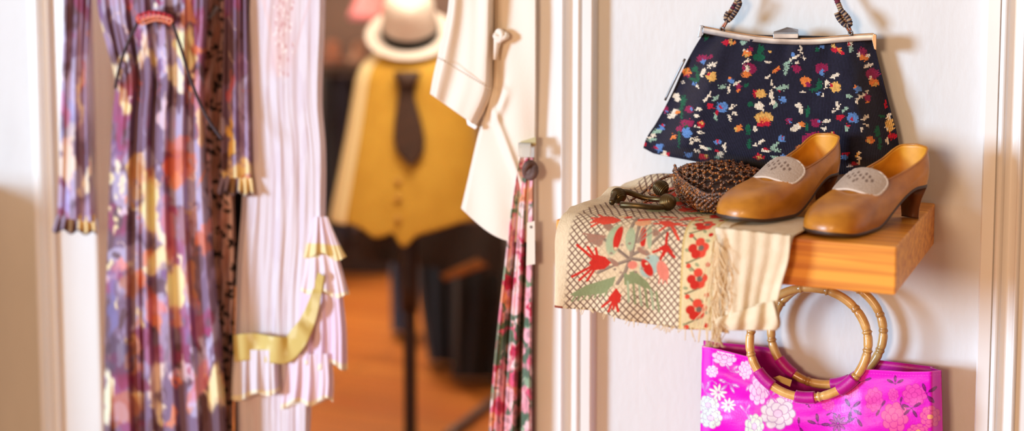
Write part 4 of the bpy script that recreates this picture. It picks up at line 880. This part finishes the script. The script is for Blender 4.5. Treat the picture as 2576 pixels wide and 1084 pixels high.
for k in range(9):
    a = np.linspace(0, 2 * np.pi, 14, endpoint=False); cx, cy = 360 + 8.5 * k, 50 - 10 * math.sin(math.pi * k / 9) + 6
    mb.tube(atW_arr(cx + 5 * np.cos(a), cy + 6 * np.sin(a), .099 + 0 * a), .0012, 6, closed=True, col=lin((232, 140, 96)))
mb.build('chest_braid', M['braid'], dress)
M['cord'] = pm('dark_cord', (52, 36, 44), .7, (70, 50, 56), 90)
for pts in ([(348, 52), (338, 74), (322, 108), (306, 150), (296, 190), (290, 222)], [(434, 56), (442, 82), (456, 122), (476, 190), (500, 252), (524, 300), (548, 336), (560, 352)]):
    q = poly_at(pts, 40); mb = MB(); mb.tube(atW_arr(q[:, 0], q[:, 1], .096 + 0 * q[:, 0]), .0020, 8); mb.build('tie_cord', M['cord'], dress)

# ------------------------------------------------------------------ animal-print garment and black garment between the dresses
def spots(x, y, u, v):
    p = Paint(x, y, (240, 204, 196)); r = np.random.default_rng(3)
    for k in range(360):
        cx, cy = 505 + 110 * r.random(), -160 + 1420 * r.random(); p.ell(cx, cy, 5 + 7 * r.random(), 3 + 3 * r.random(), (26, 18, 20), r.normal(0, 45), .2)
    return p.c
leo = empty('animal_print_dress', atW(560, 1130, .02), 'brown and black animal print dress, a narrow strip behind floral dress', 'dress')
drape([(505, -150), (512, 300), (520, 600), (540, 900), (560, 1250)], [(585, -150), (580, 300), (592, 600), (588, 900), (584, 1250)], 300, 60, .022, .022, lambda u, v, x, y: .004 * np.sin(u * 20 + 6 * v) + .003 * np.sin(v * 90 + u * 14), paint=spots).build('gown', M['dark_cloth'], leo)
mb = MB(); V = [atW(*q, d) for d in (.0305, .0300) for q in ((522, 46), (530, 50), (552, 20), (544, 12))]; mb.hexa(V); M['tagblue'] = pm('pale_tag', (206, 220, 236), .4); mb.build('swing_tag', M['tagblue'], leo, smooth=False)
flat = lambda c, a=.0: (lambda x, y, u, v: Paint(x, y, c).c)
o = drape([(560, -150), (585, 450), (586, 600), (590, 720)], [(640, -150), (640, 450), (630, 600), (616, 720)], 60, 30, -.006, .018, lambda u, v, x, y: .004 * np.sin(u * 12), paint=flat((20, 14, 18))).build('black_garment', M['dark_cloth'])
tag(o, 'black garment hanging in the gap beside the lilac dress', 'garment')

# ------------------------------------------------------------------ lilac-white tiered dress
lil = empty('tiered_dress', atW(700, 1130, .03), 'pale lilac lace dress with ruffled tiers and yellow ribbon hem', 'dress')
LW = (226, 216, 226)
def lil_paint(x, y, u, v):
    p = Paint(x, y, LW); r = np.random.default_rng(8); n1 = fbm(x / 14, y / 120, 14); p.mask(sm(.52, .62, n1), (216, 200, 212), .6)
    bd = np.exp(-((x - 712 + .06 * y) / 30) ** 2) * (1 - sm(150, 210, y)); p.mask(bd, (226, 186, 182), .75)
    for k in range(60): p.ell(690 + 50 * r.random() - .02 * 60, -20 + 210 * r.random(), 3, 4, (206, 150, 150) if k % 2 else (246, 238, 236), 0, .3, .8)
    for s in (0, 1):                                     # neckline lace
        p.line([(652 + 10 * s, -30), (676, 60), (690, 120), (700, 190)], 7, (232, 204, 206), .7); p.line([(790, -30), (760, 60), (742, 130), (716, 192)], 7, (224, 200, 206), .6)
    return p.c
def lil_fold(u, v, x, y):
    ph = 2 * math.pi * (u * 6.3 + .2 * np.sin(v * 4)); g = .35 + .65 * sm(.05, .5, v)
    return g * (.0032 * (fbm(u * 9 * (1.15 - .3 * v) + .8 * v, v * 2.2 + 0 * u, 301) - .5) * 2 + .0016 * (fbm(u * 24 * (1.15 - .3 * v), v * 3.5 + 0 * u, 302) - .5) * 2 + .0006 * np.sin(ph + 2 * np.sin(5 * v)))
drape([(636, -150), (612, 60), (607, 200), (612, 400), (608, 520), (598, 650), (592, 800), (590, 1000), (592, 1250)], [(820, -150), (818, 60), (813, 180), (812, 260), (820, 370), (820, 500), (816, 600), (800, 740), (790, 900), (772, 1250)], 260, 150, .040, .034, lil_fold, paint=lil_paint, taper=.07).build('gown', M['lilac'], lil)
def tier(Lp_, Rp_, off, hemy, band=None, base=(236, 220, 232), f=22, name='ruffle_tier', depth=.018):
    def pa(x, y, u, v):
        p = Paint(x, y, base); 
        if band: p.mask(sm(1 - band[0] - .02, 1 - band[0], v + 0 * u), band[1], .9)
        return p.c
    return drape(Lp_, Rp_, 60, 80, off, depth, lambda u, v, x, y: (.0035 * np.sin(u * f + 1 + 2 * np.sin(3 * u)) + .0016 * np.sin(u * f * 2.3)) * (.3 + .7 * v), hem=hemy, paint=pa, taper=.1).build(name, M['lilac'], lil)
YL = (226, 200, 112); EC = (246, 236, 206)
tier([(790, 545), (776, 600), (764, 640)], [(824, 545), (848, 600), (872, 650)], .054, wavy(9, 9, 1), (.3, (240, 224, 160)))
tier([(772, 640), (764, 690), (756, 730)], [(850, 640), (868, 700), (880, 748)], .050, wavy(8, 11), (.08, EC))
tier([(752, 735), (742, 830), (734, 925)], [(862, 735), (872, 830), (874, 922)], .046, wavy(10, 13, 2), (.06, EC), (232, 208, 232))
tier([(720, 890), (712, 960), (704, 1020)], [(834, 890), (840, 960), (838, 1008)], .048, wavy(10, 12, 1), (.07, EC), (236, 216, 234))
tier([(588, 880), (584, 940), (582, 1005)], [(700, 880), (702, 940), (704, 985)], .058, wavy(7, 10), (.09, EC), (226, 216, 226))
# yellow ribbon band
rb = poly_at([(588, 876), (640, 872), (690, 880), (722, 880), (752, 848), (778, 800), (796, 742), (808, 690)], 90)
wd = np.interp(np.linspace(0, 1, 90), [0, .4, .5, .65, 1], [34, 34, 38, 32, 16]); w_ = np.linspace(-1, 1, 12)
nrm = np.gradient(rb, axis=0); nrm /= np.linalg.norm(nrm, axis=1)[:, None]; nx, ny = -nrm[:, 1], nrm[:, 0]; ny, nx = np.abs(ny) * .9 + .1, nx * .5
tt = np.linspace(0, 1, 90)[:, None]
x = rb[:, :1] + (nx * wd)[:, None] * w_[None]; y = rb[:, 1:] + (ny * wd)[:, None] * w_[None]
mb = MB(); p = Paint(x, y, (214, 190, 112)); p.mask(sm(.5, .65, fbm(x / 18, y / 40, 77)), (234, 218, 160), .8); mb.grid(atW_arr(x, y, .0565 + .004 * np.sin(tt * 26) + 0 * x), p.c); mb.build('ribbon_band', M['lilac'], lil, solid=.001)

# ------------------------------------------------------------------ white blouse
blo = empty('white_blouse', atW(1270, 600, .03), 'white short-sleeved blouse hanging at the right of the doorway', 'blouse')
BW = (240, 228, 214)
def bl_paint(x, y, u, v): p = Paint(x, y, BW); return p.c
def bl_fold(u, v, x, y):
    d1 = (x - (1238 + (y - 270) * .38)) / 11; ridge = .0055 * np.exp(-d1 ** 2) * sm(230, 300, y) * (1 - sm(420, 520, y))
    leaf = .006 * np.exp(-(((x - 1262) * .8 + (y - 262) * .25) / 11) ** 2 - ((y - 262) / 36) ** 2)
    crease = -.010 * np.exp(-((x - 1250) / 9) ** 2) * (1 - sm(160, 290, y))
    soft = .0030 * np.sin(x / 30 + y / 150) + .0012 * np.sin(x / 15 - y / 90)
    return ridge + leaf + crease + soft * .8
drape([(1238, -150), (1238, 120), (1234, 215), (1222, 270), (1200, 350), (1184, 420), (1168, 490), (1160, 524)], [(1352, -150), (1352, 120), (1352, 240), (1352, 320), (1352, 400), (1352, 470), (1352, 560), (1352, 606)], 200, 130, .026, .03, bl_fold, hem=lambda u: 34 * np.sin(np.pi * u) ** 1.0 * (u > 0) - 0 * u, paint=bl_paint, taper=.05).build('body', M['white_cotton'], blo)
sl = drape([(1134, -150), (1124, 40), (1104, 130), (1088, 200), (1082, 236)], [(1244, -150), (1242, 40), (1240, 150), (1234, 240), (1198, 318)], 150, 90, .040, .030, lambda u, v, x, y: .0030 * np.sin(u * 9 + 1.5 * v) + .0012 * np.sin(u * 17 - v), paint=bl_paint, taper=.12).build('sleeve', M['white_cotton'], blo)
M['stitch'] = pm('hem_stitch', (206, 176, 140), .8)
mb = MB()
for k in range(26):
    a = k / 25; x, y = 1104 + 130 * a, 146 + 78 * a; mb.ball(atW(x, y, .0445 + .002 * math.sin(math.pi * a)), (.0011, .0008, .0008), rings=4, n=6)
mb.build('hem_stitching', M['stitch'], sl)
mb = MB(); V = [(1172, 296), (1202, 318), (1196, 326), (1176, 314)]; mb.prism(V, .036, .031, lambda x, y, d: atW(x, y, d)); mb.build('sleeve_facing', M['white_cotton'], sl, bevel=.001)
mb = MB()
for k, (rx, ry) in enumerate(((20, 9), (11, 17))):
    a = np.linspace(0, 2 * np.pi, 40, endpoint=False); mb.tube(atW_arr(1260 + rx * .7 * np.cos(a) - 4 * k, 90 + ry * .7 * np.sin(a), .036 + .002 * np.sin(a + k)), .0032, 10, closed=True, col=lin(BW))
mb.tube(atW_arr(np.linspace(1252, 1244, 20), np.linspace(98, 150, 20), .034 + 0 * np.arange(20)), np.linspace(.005, .002, 20), 10, col=lin(BW))
mb.build('tie_knot', M['white_cotton'], blo)

# ------------------------------------------------------------------ rose-print skirt on a clip hanger
def rose_paint(x, y, u, v):
    p = Paint(x + 26 * (fbm(x / 16, y / 26, 401) - .5), y + 40 * (fbm(x / 16, y / 26, 402) - .5), (226, 150, 162)); r = np.random.default_rng(17); p.mask(sm(.45, .55, fbm(x / 24, y / 34, 91)), (92, 112, 92)); p.mask(sm(.55, .62, fbm(x / 30, y / 40, 95)), (236, 196, 196))
    for k in range(190):
        cx, cy = 1222 + 132 * r.random(), 380 + 880 * r.random(); s = 8 + 13 * r.random(); c = [(206, 44, 86), (226, 104, 136), (240, 176, 186), (238, 170, 180), (240, 156, 116), (84, 106, 84), (146, 168, 138), (222, 84, 120), (96, 116, 92), (244, 214, 212), (122, 146, 112)][r.integers(11)]
        if c[1] > c[0]: p.ell(cx, cy, s * 1.2, s * .5, c, r.normal(60, 50), .2)
        else:
            p.ell(cx, cy, s, s * 1.25, c, r.normal(0, 40), .2); p.ell(cx + 2, cy - 2, s * .5, s * .6, tuple(int(q * .8) for q in c), 0, .3)
    p.mask(sm(.875, .89, u + 0 * v), (74, 36, 40), .9)  # shaded side of the skirt painted in as a dark maroon strip
    for k in range(240):
        cx, cy = 1222 + 132 * r.random(), 380 + 880 * r.random(); p.line([(cx, cy), (cx + r.normal(0, 4), cy + 10)], 1.6, [(46, 62, 52), (246, 226, 206), (150, 20, 56)][k % 3], .7)
    return p.c
skt = empty('rose_print_skirt', atW(1290, 1130, .03), 'pleated pink rose print skirt clipped to a hanger by the door frame', 'skirt')
def sk_fold(u, v, x, y):
    g = .35 + .65 * sm(0, .4, v); return g * (.0045 * np.sin(2 * math.pi * (u * 2.6 + .1 * v) + .4) + .002 * np.sin(2 * math.pi * u * 6.1 + 2 * v)) - .020 * g * np.exp(-((u - .66 + .06 * v) / .035) ** 2) - .012 * np.exp(-((u - .30) / .025) ** 2) * g - .02 * sm(.84, .98, u)
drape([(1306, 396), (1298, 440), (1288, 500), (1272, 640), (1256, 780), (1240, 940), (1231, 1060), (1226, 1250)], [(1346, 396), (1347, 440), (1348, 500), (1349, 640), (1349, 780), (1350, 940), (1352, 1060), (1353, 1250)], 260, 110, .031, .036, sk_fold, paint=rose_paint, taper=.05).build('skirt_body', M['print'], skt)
M['bowdk'] = pm('brown_waist_tie', (112, 84, 76), .7, (88, 64, 60), 60)
mb = MB(); a = np.linspace(0, 2 * np.pi, 30, endpoint=False); mb.tube(atW_arr(1334 + 12 * np.cos(a), 428 + 17 * np.sin(a), .038 + .003 * np.sin(2 * a)), .0042, 10, closed=True); mb.ball(atW(1334, 432, .038), (.006, .004, .007)); mb.build('waist_tie', M['bowdk'], skt)
M['papert'] = pm('cream_paper', (236, 222, 206), .7)
mb = MB(); mb.prism([(1326, 560), (1345, 556), (1346, 664), (1324, 668)], .0385, .0375, lambda x, y, d: atW(x, y, d)); pt_ = mb.build('price_tag', M['papert'], skt, smooth=False)
mb = MB(); a = np.linspace(0, 2 * np.pi, 14, endpoint=False); mb.tube(atW_arr(1336 + 2.5 * np.cos(a), 571 + 2.5 * np.sin(a), .0388 + 0 * a), .0005, 6, closed=True); mb.build('eyelet', M['cord'], pt_)
hg = empty('clip_hanger', atW(1325, 400, .03), 'clip hanger with clear plastic clip gripping the rose skirt waist', 'hanger')
M['hbar'] = pm('olive_plastic', (196, 178, 128), .4, (180, 160, 108), 40)
M['clear'] = pm('clear_plastic', (240, 236, 226), .15, trans=.55, spec=.6)
mb = MB(); V = [atW(*q, d) for d in (.034, .024) for q in ((1305, 372), (1349, 366), (1349, 344), (1308, 356))]; mb.hexa(V); mb.build('hanger_bar', M['hbar'], hg, smooth=False, bevel=.001)
mb = MB(); V = [atW(*q, d) for d in (.047, .042) for q in ((1304, 394), (1334, 396), (1336, 364), (1303, 362))]; mb.hexa(V); V = [atW(*q, d) for d in (.0418, .034) for q in ((1304, 366), (1336, 368), (1336, 360), (1303, 358))]; mb.hexa(V); mb.build('clip', M['clear'], hg, smooth=False, bevel=.001)

# ================================================================== ROOM BEYOND THE DOORWAY
HF = np.array([FWD[0], FWD[1], 0]); HF /= np.linalg.norm(HF)
def atZ_arr(X, Y, Zd):
    X, Y, Zd = np.broadcast_arrays(np.asarray(X, float), np.asarray(Y, float), np.asarray(Zd, float))
    return CAM + (FWD + RGT * ((X - PX) / F)[..., None] - UPV * ((Y - PY) / F)[..., None]) * Zd[..., None]
ZM = 2.9
def loft(rows, n=64, ratio=.62, a0=0, a1=2 * math.pi, hem=None, scale=1.0, Z=ZM):
    """body section rows (py, centre px, half width px) swept round; facing the doorway"""
    rows = np.asarray(rows, float); t = np.linspace(rows[0, 0], rows[-1, 0], 70); cx = np.interp(t, rows[:, 0], rows[:, 1]); hw = np.interp(t, rows[:, 0], rows[:, 2])
    k = np.ones(7) / 7; pad = lambda q: np.convolve(np.pad(q, 3, 'edge'), k, 'valid'); cx, hw = pad(cx), pad(hw)
    full_ = abs(a1 - a0 - 2 * math.pi) < 1e-6; a = np.linspace(a0, a1, n, endpoint=not full_)
    m = Z / F; c = atZ_arr(cx, t, np.full_like(t, Z)); w_ = hw * m * scale
    P = c[:, None] + w_[:, None, None] * np.cos(a)[None, :, None] * RGT + (w_ * ratio)[:, None, None] * np.sin(a)[None, :, None] * (-HF)
    if hem is not None:
        v = np.linspace(0, 1, 70)[:, None]; P[..., 2] += -hem(a)[None] * m * v ** 5
    return P, full_
form = empty('dress_form', (0, 0, 0), 'dress form on slim black pole wearing yellow vest and tie', 'mannequin')
base = atZ(1030, 700, ZM); form.location = (base[0], base[1], FZ)
M['formcloth'] = pm('form_cover', (70, 56, 52), .8, (60, 48, 46), 30)
M['blackmetal'] = pm('black_metal', (38, 30, 36), .45, (46, 38, 42), 30, metal=.3)
R0 = [(70, 1030, 40), (110, 1030, 48), (150, 1035, 112), (200, 1035, 138), (300, 1035, 136), (420, 1030, 140), (520, 1030, 146), (560, 1030, 120), (575, 1030, 40)]
P, f_ = loft(R0, scale=.95); mb = MB(); mb.grid(P, cu=True, caps=True); mb.build('torso', M['formcloth'], form)
zt = atZ(1030, 560, ZM)[2]; mb = MB(); mb.tube(np.array([(base[0], base[1], z) for z in np.linspace(FZ + .05, zt, 8)]), .0135, 14); mb.tube(np.array([(base[0], base[1], z) for z in np.linspace(zt - .18, zt, 4)]), .018, 14); mb.build('pole', M['blackmetal'], form)
mb = MB(); mb.lathe([(.001, FZ), (.13, FZ), (.13, FZ + .008), (.05, FZ + .02), (.02, FZ + .06), (.001, FZ + .06)], np.array([[1, 0, 0, base[0]], [0, 1, 0, base[1]], [0, 0, 1, 0], [0, 0, 0, 1.]])); mb.build('base', M['blackmetal'], form)
# vest
M['mustard'] = pm('mustard_wool', (206, 162, 54), .75, (196, 150, 44), 20, .2, 120, sheen=.2)
M['creamlin'] = pm('cream_backing', (240, 222, 168), .7)
M['vbtn'] = pm('tan_button', (196, 148, 60), .4)
vest = empty('vest', tuple(atZ(1030, 600, ZM)), 'mustard yellow buttoned vest on the dress form', 'vest')
RV = [(118, 1040, 70), (150, 1045, 130), (190, 1045, 150), (260, 1040, 156), (340, 1036, 166), (440, 1030, 180), (520, 1022, 188), (545, 1020, 190)]
hem = lambda a: np.where(np.sin(a) > -.2, 34 * np.clip(1 - np.abs((np.cos(a)) / .75), 0, 1) + 20 * np.exp(-((np.cos(a) - .03) / .10) ** 2) + 14 * np.exp(-((np.cos(a) + .36) / .12) ** 2) - 12 * np.exp(-((np.cos(a) + .13) / .05) ** 2), 6)
a0 = -2 * math.pi + .0
P, f_ = loft(RV, n=120, a0=-math.pi * .82 + math.pi / 2 - .0, a1=math.pi * .82 + math.pi / 2 - .35 * 0, hem=hem)
P, f_ = loft(RV, n=120, a0=-.5 * math.pi, a1=.77 * math.pi, hem=hem); mb = MB(); mb.grid(P); mb.build('vest_front', M['mustard'], vest, solid=.004, soff=-1)
P, f_ = loft(RV, n=40, a0=.77 * math.pi, a1=1.5 * math.pi, hem=lambda a: 6 + 0 * a); mb = MB(); mb.grid(P); mb.build('side_panel', M['creamlin'], vest, solid=.004, soff=-1)
def front(px, py, extra=.0):                             # point on the vest front
    rows = np.asarray(RV, float); hw = np.interp(py, rows[:, 0], rows[:, 2]); cx = np.interp(py, rows[:, 0], rows[:, 1]); c = np.clip((px - cx) / hw, -.99, .99)
    return atZ(cx, py, ZM) + hw * ZM / F * (c * RGT - .62 * math.sqrt(1 - c * c) * HF) - HF * extra
for py in (440, 480, 530):
    mb = MB(); mb.ball(front(1010, py, .001), (.008, .005, .008)); mb.build('button', M['vbtn'], vest)
# tie
M['tiebrown'] = pm('brown_silk', (56, 34, 22), .6, (70, 42, 26), 40)
tie = empty('necktie', tuple(front(1040, 400)), 'dark brown necktie hanging down front of yellow vest', 'tie')
yy = np.array([192, 205, 230, 260, 300, 335, 365, 385, 400]); ww = np.array([26, 22, 20, 26, 34, 38, 34, 20, 3]); t = np.linspace(192, 400, 60); wv_ = np.interp(t, yy, ww); a = np.linspace(0, 2 * np.pi, 24, endpoint=False)
cxs = np.interp(t, [192, 240, 340, 400], [1032, 1030, 1038, 1044])
P = np.stack([np.stack([front(c + w * math.cos(q), y, .010 + .004 * math.sin(q)) for q in a]) for c, y, w in zip(cxs, t, wv_)]); mb = MB(); mb.grid(P, cu=True, caps=True); mb.build('blade', M['tiebrown'], tie)
P = np.stack([np.stack([front(1032 + w * math.cos(q), y, .016 + .010 * math.sin(q)) for q in a]) for y, w in ((172, 34), (180, 32), (195, 26), (206, 20))]); mb = MB(); mb.grid(P, cu=True, caps=True); mb.build('knot', M['tiebrown'], tie)
# hat
M['straw'] = pm('cream_straw', (232, 222, 212), .6, (222, 208, 194), 90, .3, 200)
M['band'] = pm('black_ribbon', (14, 16, 16), .7, spec=.2)
hat = empty('panama_hat', tuple(atZ(1030, 110, ZM)), 'cream panama hat with black ribbon on top of dress form', 'hat')
tilt = math.radians(32); Rx = np.stack([RGT, np.cross(UPV, RGT) * 1.0, UPV], -1)           # columns: right, away, up
ax_r, ax_u, ax_f = RGT, np.array([0, 0, 1.0]), HF
up_ = ax_u * math.cos(tilt) - ax_f * math.sin(tilt); aw = ax_f * math.cos(tilt) + ax_u * math.sin(tilt)
Mh = np.eye(4); Mh[:3, 0] = ax_r; Mh[:3, 1] = aw; Mh[:3, 2] = up_; Mh[:3, 3] = atZ(1032, 92, ZM)
u_ = ZM / F
brim = [(60, -2), (62, 3), (72, 2), (92, 0), (108, 4), (112, 8), (112, 10), (106, 7), (90, 3), (70, 6)]
mb = MB(); mb.lathe([(r * u_, z * u_) for r, z in [(66, 4), (76, 2), (94, 0), (110, 5), (113, 8), (112, 11), (94, 5), (76, 7), (66, 9), (66, 4)]], Mh, 60); mb.build('brim', M['straw'], hat)
mb = MB(); mb.lathe([(r * u_, z * u_) for r, z in [(70, 4), (69, 30), (66, 70), (62, 100), (54, 116), (40, 122), (20, 112), (1, 108)]], Mh, 60); cr = mb.build('crown', M['straw'], hat)
V = cr.data.vertices
for q in V:                                              # pinch of the crown front
    loc = (Mh[:3, :3].T @ (np.array(cr.matrix_world @ q.co) + np.array(hat.location) - Mh[:3, 3])) / u_
    if loc[2] > 60:
        d = math.exp(-((abs(loc[0]) - 42) / 22) ** 2) * math.exp(-((loc[1] + 40) / 34) ** 2) * (loc[2] - 60) / 60 * 12; q.co -= Vector(-aw * d * u_)
mb = MB(); mb.lathe([(r * u_, z * u_) for r, z in [(71, 5), (73, 6), (72.5, 33), (71, 34), (69, 8), (71, 5)]], Mh, 60); mb.build('hat_band', M['band'], hat)

# ------------------------------------------------------------------ dark clothes, rails and furniture behind
def drapeZ(Lp_, Rp_, Z, depth, nv=60, nu=40, f=14, amp=.010, hem=None, col=(20, 18, 26)):
    L_ = poly_at(Lp_, nv); R_ = poly_at(Rp_, nv); u = np.linspace(0, 1, nu)[None]; v = np.linspace(0, 1, nv)[:, None]
    x = L_[:, :1] * (1 - u) + R_[:, :1] * u; y = L_[:, 1:] * (1 - u) + R_[:, 1:] * u
    e = np.minimum(u, 1 - u); Zf = Z - depth * sm(0, .15, e) * .5 - amp * np.sin(u * f + 2 * v) * sm(0, .1, e)
    k = np.arange(nu - 1, -1, -3); m = MB(); m.grid(np.concatenate([atZ_arr(x, y, Zf), atZ_arr(x[:, k], y[:, k], Z + depth * .5 + 0 * x[:, k])], 1), cu=True, caps=True); return m
def cmat(n, c): 
    M[n] = pm(n, c, .85, tuple(int(q * .75) for q in c), 14, sheen=.1); return M[n]
for i, (nm, L_, R_, Z, c, lab) in enumerate([
    ('dark_coat', [(806, 189), (804, 400), (806, 640)], [(846, 189), (850, 400), (852, 640)], 4.62, (34, 26, 30), 'near-black coat hanging at far back, next to lilac dress'),
    ('dark_coat', [(842, 189), (846, 400), (848, 600)], [(880, 189), (880, 400), (884, 600)], 4.72, (46, 38, 62), 'dark violet coat hanging at far back, middle of three coats'),
    ('dark_coat', [(874, 189), (878, 380), (880, 560)], [(918, 189), (920, 380), (924, 560)], 4.82, (30, 24, 30), 'black coat hanging at far back, nearest the yellow vest')]):
    tag(drapeZ(L_, R_, Z, .06).build(nm, cmat('coat%d' % i, c)), lab, 'coat', 'dark coats hanging at the back')
for i, (nm, L_, R_, Z, c, lab, cat) in enumerate([
    ('navy_trousers', [(982, 590), (982, 700), (986, 834)], [(1040, 590), (1046, 700), (1050, 834)], 4.05, (30, 28, 44), 'navy trousers hanging just left of the black mannequin pole', 'trousers'),
    ('black_skirt', [(1040, 590), (1048, 700), (1078, 906)], [(1150, 590), (1150, 700), (1146, 912)], 3.75, (24, 20, 26), 'black skirt hanging right of the mannequin pole', 'skirt'),
    ('black_coat', [(1136, 585), (1140, 760), (1136, 948)], [(1272, 580), (1274, 760), (1272, 952)], 3.6, (20, 15, 16), 'long black coat hanging lowest, behind white blouse and rose skirt', 'coat')]):
    o = drapeZ(L_, R_, Z, .10).build(nm, cmat('gar%d' % i, c)); tag(o, lab, cat)
o = drapeZ([(898, 560), (902, 610), (912, 655)], [(1268, 560), (1268, 610), (1262, 690)], 3.36, .08, amp=.012).build('brown_jacket', cmat('jkt', (42, 26, 20))); tag(o, 'dark brown jacket draped below the hem of the yellow vest', 'jacket')
o = drapeZ([(1108, 692), (1150, 672), (1200, 650)], [(1120, 706), (1170, 690), (1228, 668)], 3.27, .02, nu=16, amp=.0).build('leather_belt', cmat('belt', (150, 88, 30))); tag(o, 'tan leather belt slung over the dark clothes right of pole', 'belt')
# clothes rail carrying the dark clothes
rail = empty('clothes_rail', tuple(atH(1150, 1060, FZ)), 'grey metal clothes rail with a foot on the orange floor', 'rail')
M['greymetal'] = pm('grey_metal', (120, 106, 104), .4, metal=.5)
p0, p1 = atZ(900, 572, 3.95), atZ(1275, 572, 3.72); mb = MB(); mb.tube(np.linspace(p0, p1, 6), .010, 10); mb.build('hanging_bar', M['greymetal'], rail)
for p in (p0, p1):
    if p is p1: mb = MB(); mb.tube(np.linspace(p, [p[0], p[1], FZ + .02], 6), .010, 10); mb.build('upright', M['greymetal'], rail)
fa, fb = atH(1120, 1100, FZ + .012), atH(1262, 992, FZ + .012); mb = MB(); mb.tube(np.linspace(fa, fb, 6), .011, 10); mb.build('foot', M['greymetal'], rail)
# low dark chest against the back wall, with things on it
ca, cb = atH(800, 690, FZ), atH(975, 690, FZ)
bench = empty('low_chest', tuple((ca + cb) / 2), 'low dark wooden chest on the floor at the back of the room', 'chest')
M['darkwood'] = wood_mat('dark_wood', (52, 34, 26), (38, 24, 20), .5, 3, (2, 12, 12))
d_ = np.array([0, .22, 0]); h_ = .135
mb = MB(); V = [ca, cb, cb + d_, ca + d_]; V = V + [q + [0, 0, h_ - .02] for q in V]; mb.hexa(V); mb.build('chest_body', M['darkwood'], bench, smooth=False, bevel=.004)
mb = MB(); V = [ca + [-.02, -.02, h_ - .02], cb + [.02, -.02, h_ - .02], cb + d_ + [.02, .0, h_ - .02], ca + d_ + [-.02, 0, h_ - .02]]; V = V + [q + [0, 0, .02] for q in V]; mb.hexa(V); mb.build('lid', M['darkwood'], bench, smooth=False, bevel=.004)
q = atH(882, 640, FZ + h_); mb = MB(); q = (ca * .45 + cb * .55) + d_ * .4 + [0, 0, h_]
mb.lathe([(.001, 0), (.03, 0), (.04, .03), (.042, .06), (.03, .10), (.02, .115), (.024, .125), (.001, .125)], np.array([[1, 0, 0, q[0]], [0, 1, 0, q[1]], [0, 0, 1, q[2]], [0, 0, 0, 1.]])); tag(mb.build('pale_jar', cmat('jar', (176, 172, 170))), 'pale grey jar standing on the low dark chest', 'jar')
# high shelf above the coats
sa, sb = atZ(790, 186, 4.5), atZ(930, 186, 4.6)
sa[2] = sb[2] = (sa[2] + sb[2]) / 2
mb = MB(); yb = 3.3; V = [sa, sb, np.array([sb[0], yb, sb[2]]), np.array([sa[0], yb, sa[2]])]; V = V + [k + [0, 0, .02] for k in V]; mb.hexa(V); tag(mb.build('high_shelf', M['darkwood'], None, smooth=False), 'dark shelf on the back wall above hanging coats', 'shelf')
def lump(px, py, Z, rx, rz, c, nm, lab, cat):
    p = atZ(px, py, Z); m = MB(); m.lathe([(.001, 0), (rx, 0), (rx * 1.02, rz * .2), (rx * .62, rz * .3), (rx * .58, rz * .75), (rx * .4, rz), (.001, rz * .94)], np.array([[1, 0, 0, p[0]], [0, 1, 0, p[1]], [0, 0, 1, sa[2] + .021], [0, 0, 0, 1.]]), 32); tag(m.build(nm, cmat(nm + str(px), c)), lab, cat, 'hats on the high shelf')
lump(838, 160, 4.70, .042, .075, (120, 66, 40), 'felt_hat', 'rust brown felt hat on the high back shelf', 'hat')
lump(905, 150, 4.76, .04, .07, (214, 166, 140), 'felt_hat', 'peach felt hat on the high back shelf near vest shoulder', 'hat')
p = atZ(932, 10, 4.7); mb = MB(); mb.lathe([(.001, 0), (.075, 0), (.07, .02), (.03, .10), (.012, .11), (.001, .11)], np.array([[1, 0, 0, p[0]], [0, 1, 0, p[1]], [0, 0, 1, p[2] - .05], [0, 0, 0, 1.]]), 32)
lp = empty('pendant_lamp', tuple(p), 'pink lampshade hanging high at the back, left of the hat', 'lamp'); mb.build('lamp_shade', cmat('pinkshade', (226, 130, 132)), lp)
mb = MB(); mb.tube(np.array([[p[0], p[1], z] for z in np.linspace(p[2] + .05, 2.3, 5)]), .003, 6); mb.build('cord', M['blackmetal'], lp)

# ------------------------------------------------------------------ from survey units to metres, floor at z = 0
def finish():
    T = Matrix.Scale(S_, 4) @ Matrix.Translation((0, 0, -FZ))
    for o in list(COL.objects):
        if o.parent is not None: continue
        if o.type == 'LIGHT':
            o.location = T @ o.location; o.data.energy *= (1 if o.data.type == 'SUN' else S_ * S_)
            if o.data.type == 'AREA': o.data.size *= S_; o.data.size_y *= S_
            elif o.data.type == 'POINT': o.data.shadow_soft_size *= S_
        elif o.type == 'CAMERA':
            o.location = T @ o.location; o.data.dof.focus_distance *= S_; o.data.dof.aperture_fstop /= S_
        elif o.type == 'EMPTY':
            o.location = T @ o.location; o.scale = (S_, S_, S_)
        else:
            if o.location.length == 0 and o.type == 'MESH' and len(o.children) == 0 or True:
                # put the thing's origin at its base
                me = o.data; n = len(me.vertices); co = np.zeros(n * 3, np.float32); me.vertices.foreach_get('co', co); co = co.reshape(-1, 3)
                co = co + np.array(o.location) ; co = (co - [0, 0, FZ]) * S_
                base = np.array([(co[:, 0].min() + co[:, 0].max()) / 2, (co[:, 1].min() + co[:, 1].max()) / 2, co[:, 2].min()])
                if not o.children and o.get('kind') != 'structure':
                    me.vertices.foreach_set('co', (co - base).astype(np.float32).ravel()); o.location = base
                else:
                    me.vertices.foreach_set('co', co.astype(np.float32).ravel()); o.location = (0, 0, 0)
                me.update()
        if o.type == 'MESH':
            for m in o.modifiers:
                if m.type == 'SOLIDIFY': m.thickness *= S_
                if m.type == 'BEVEL': m.width *= S_
finish()
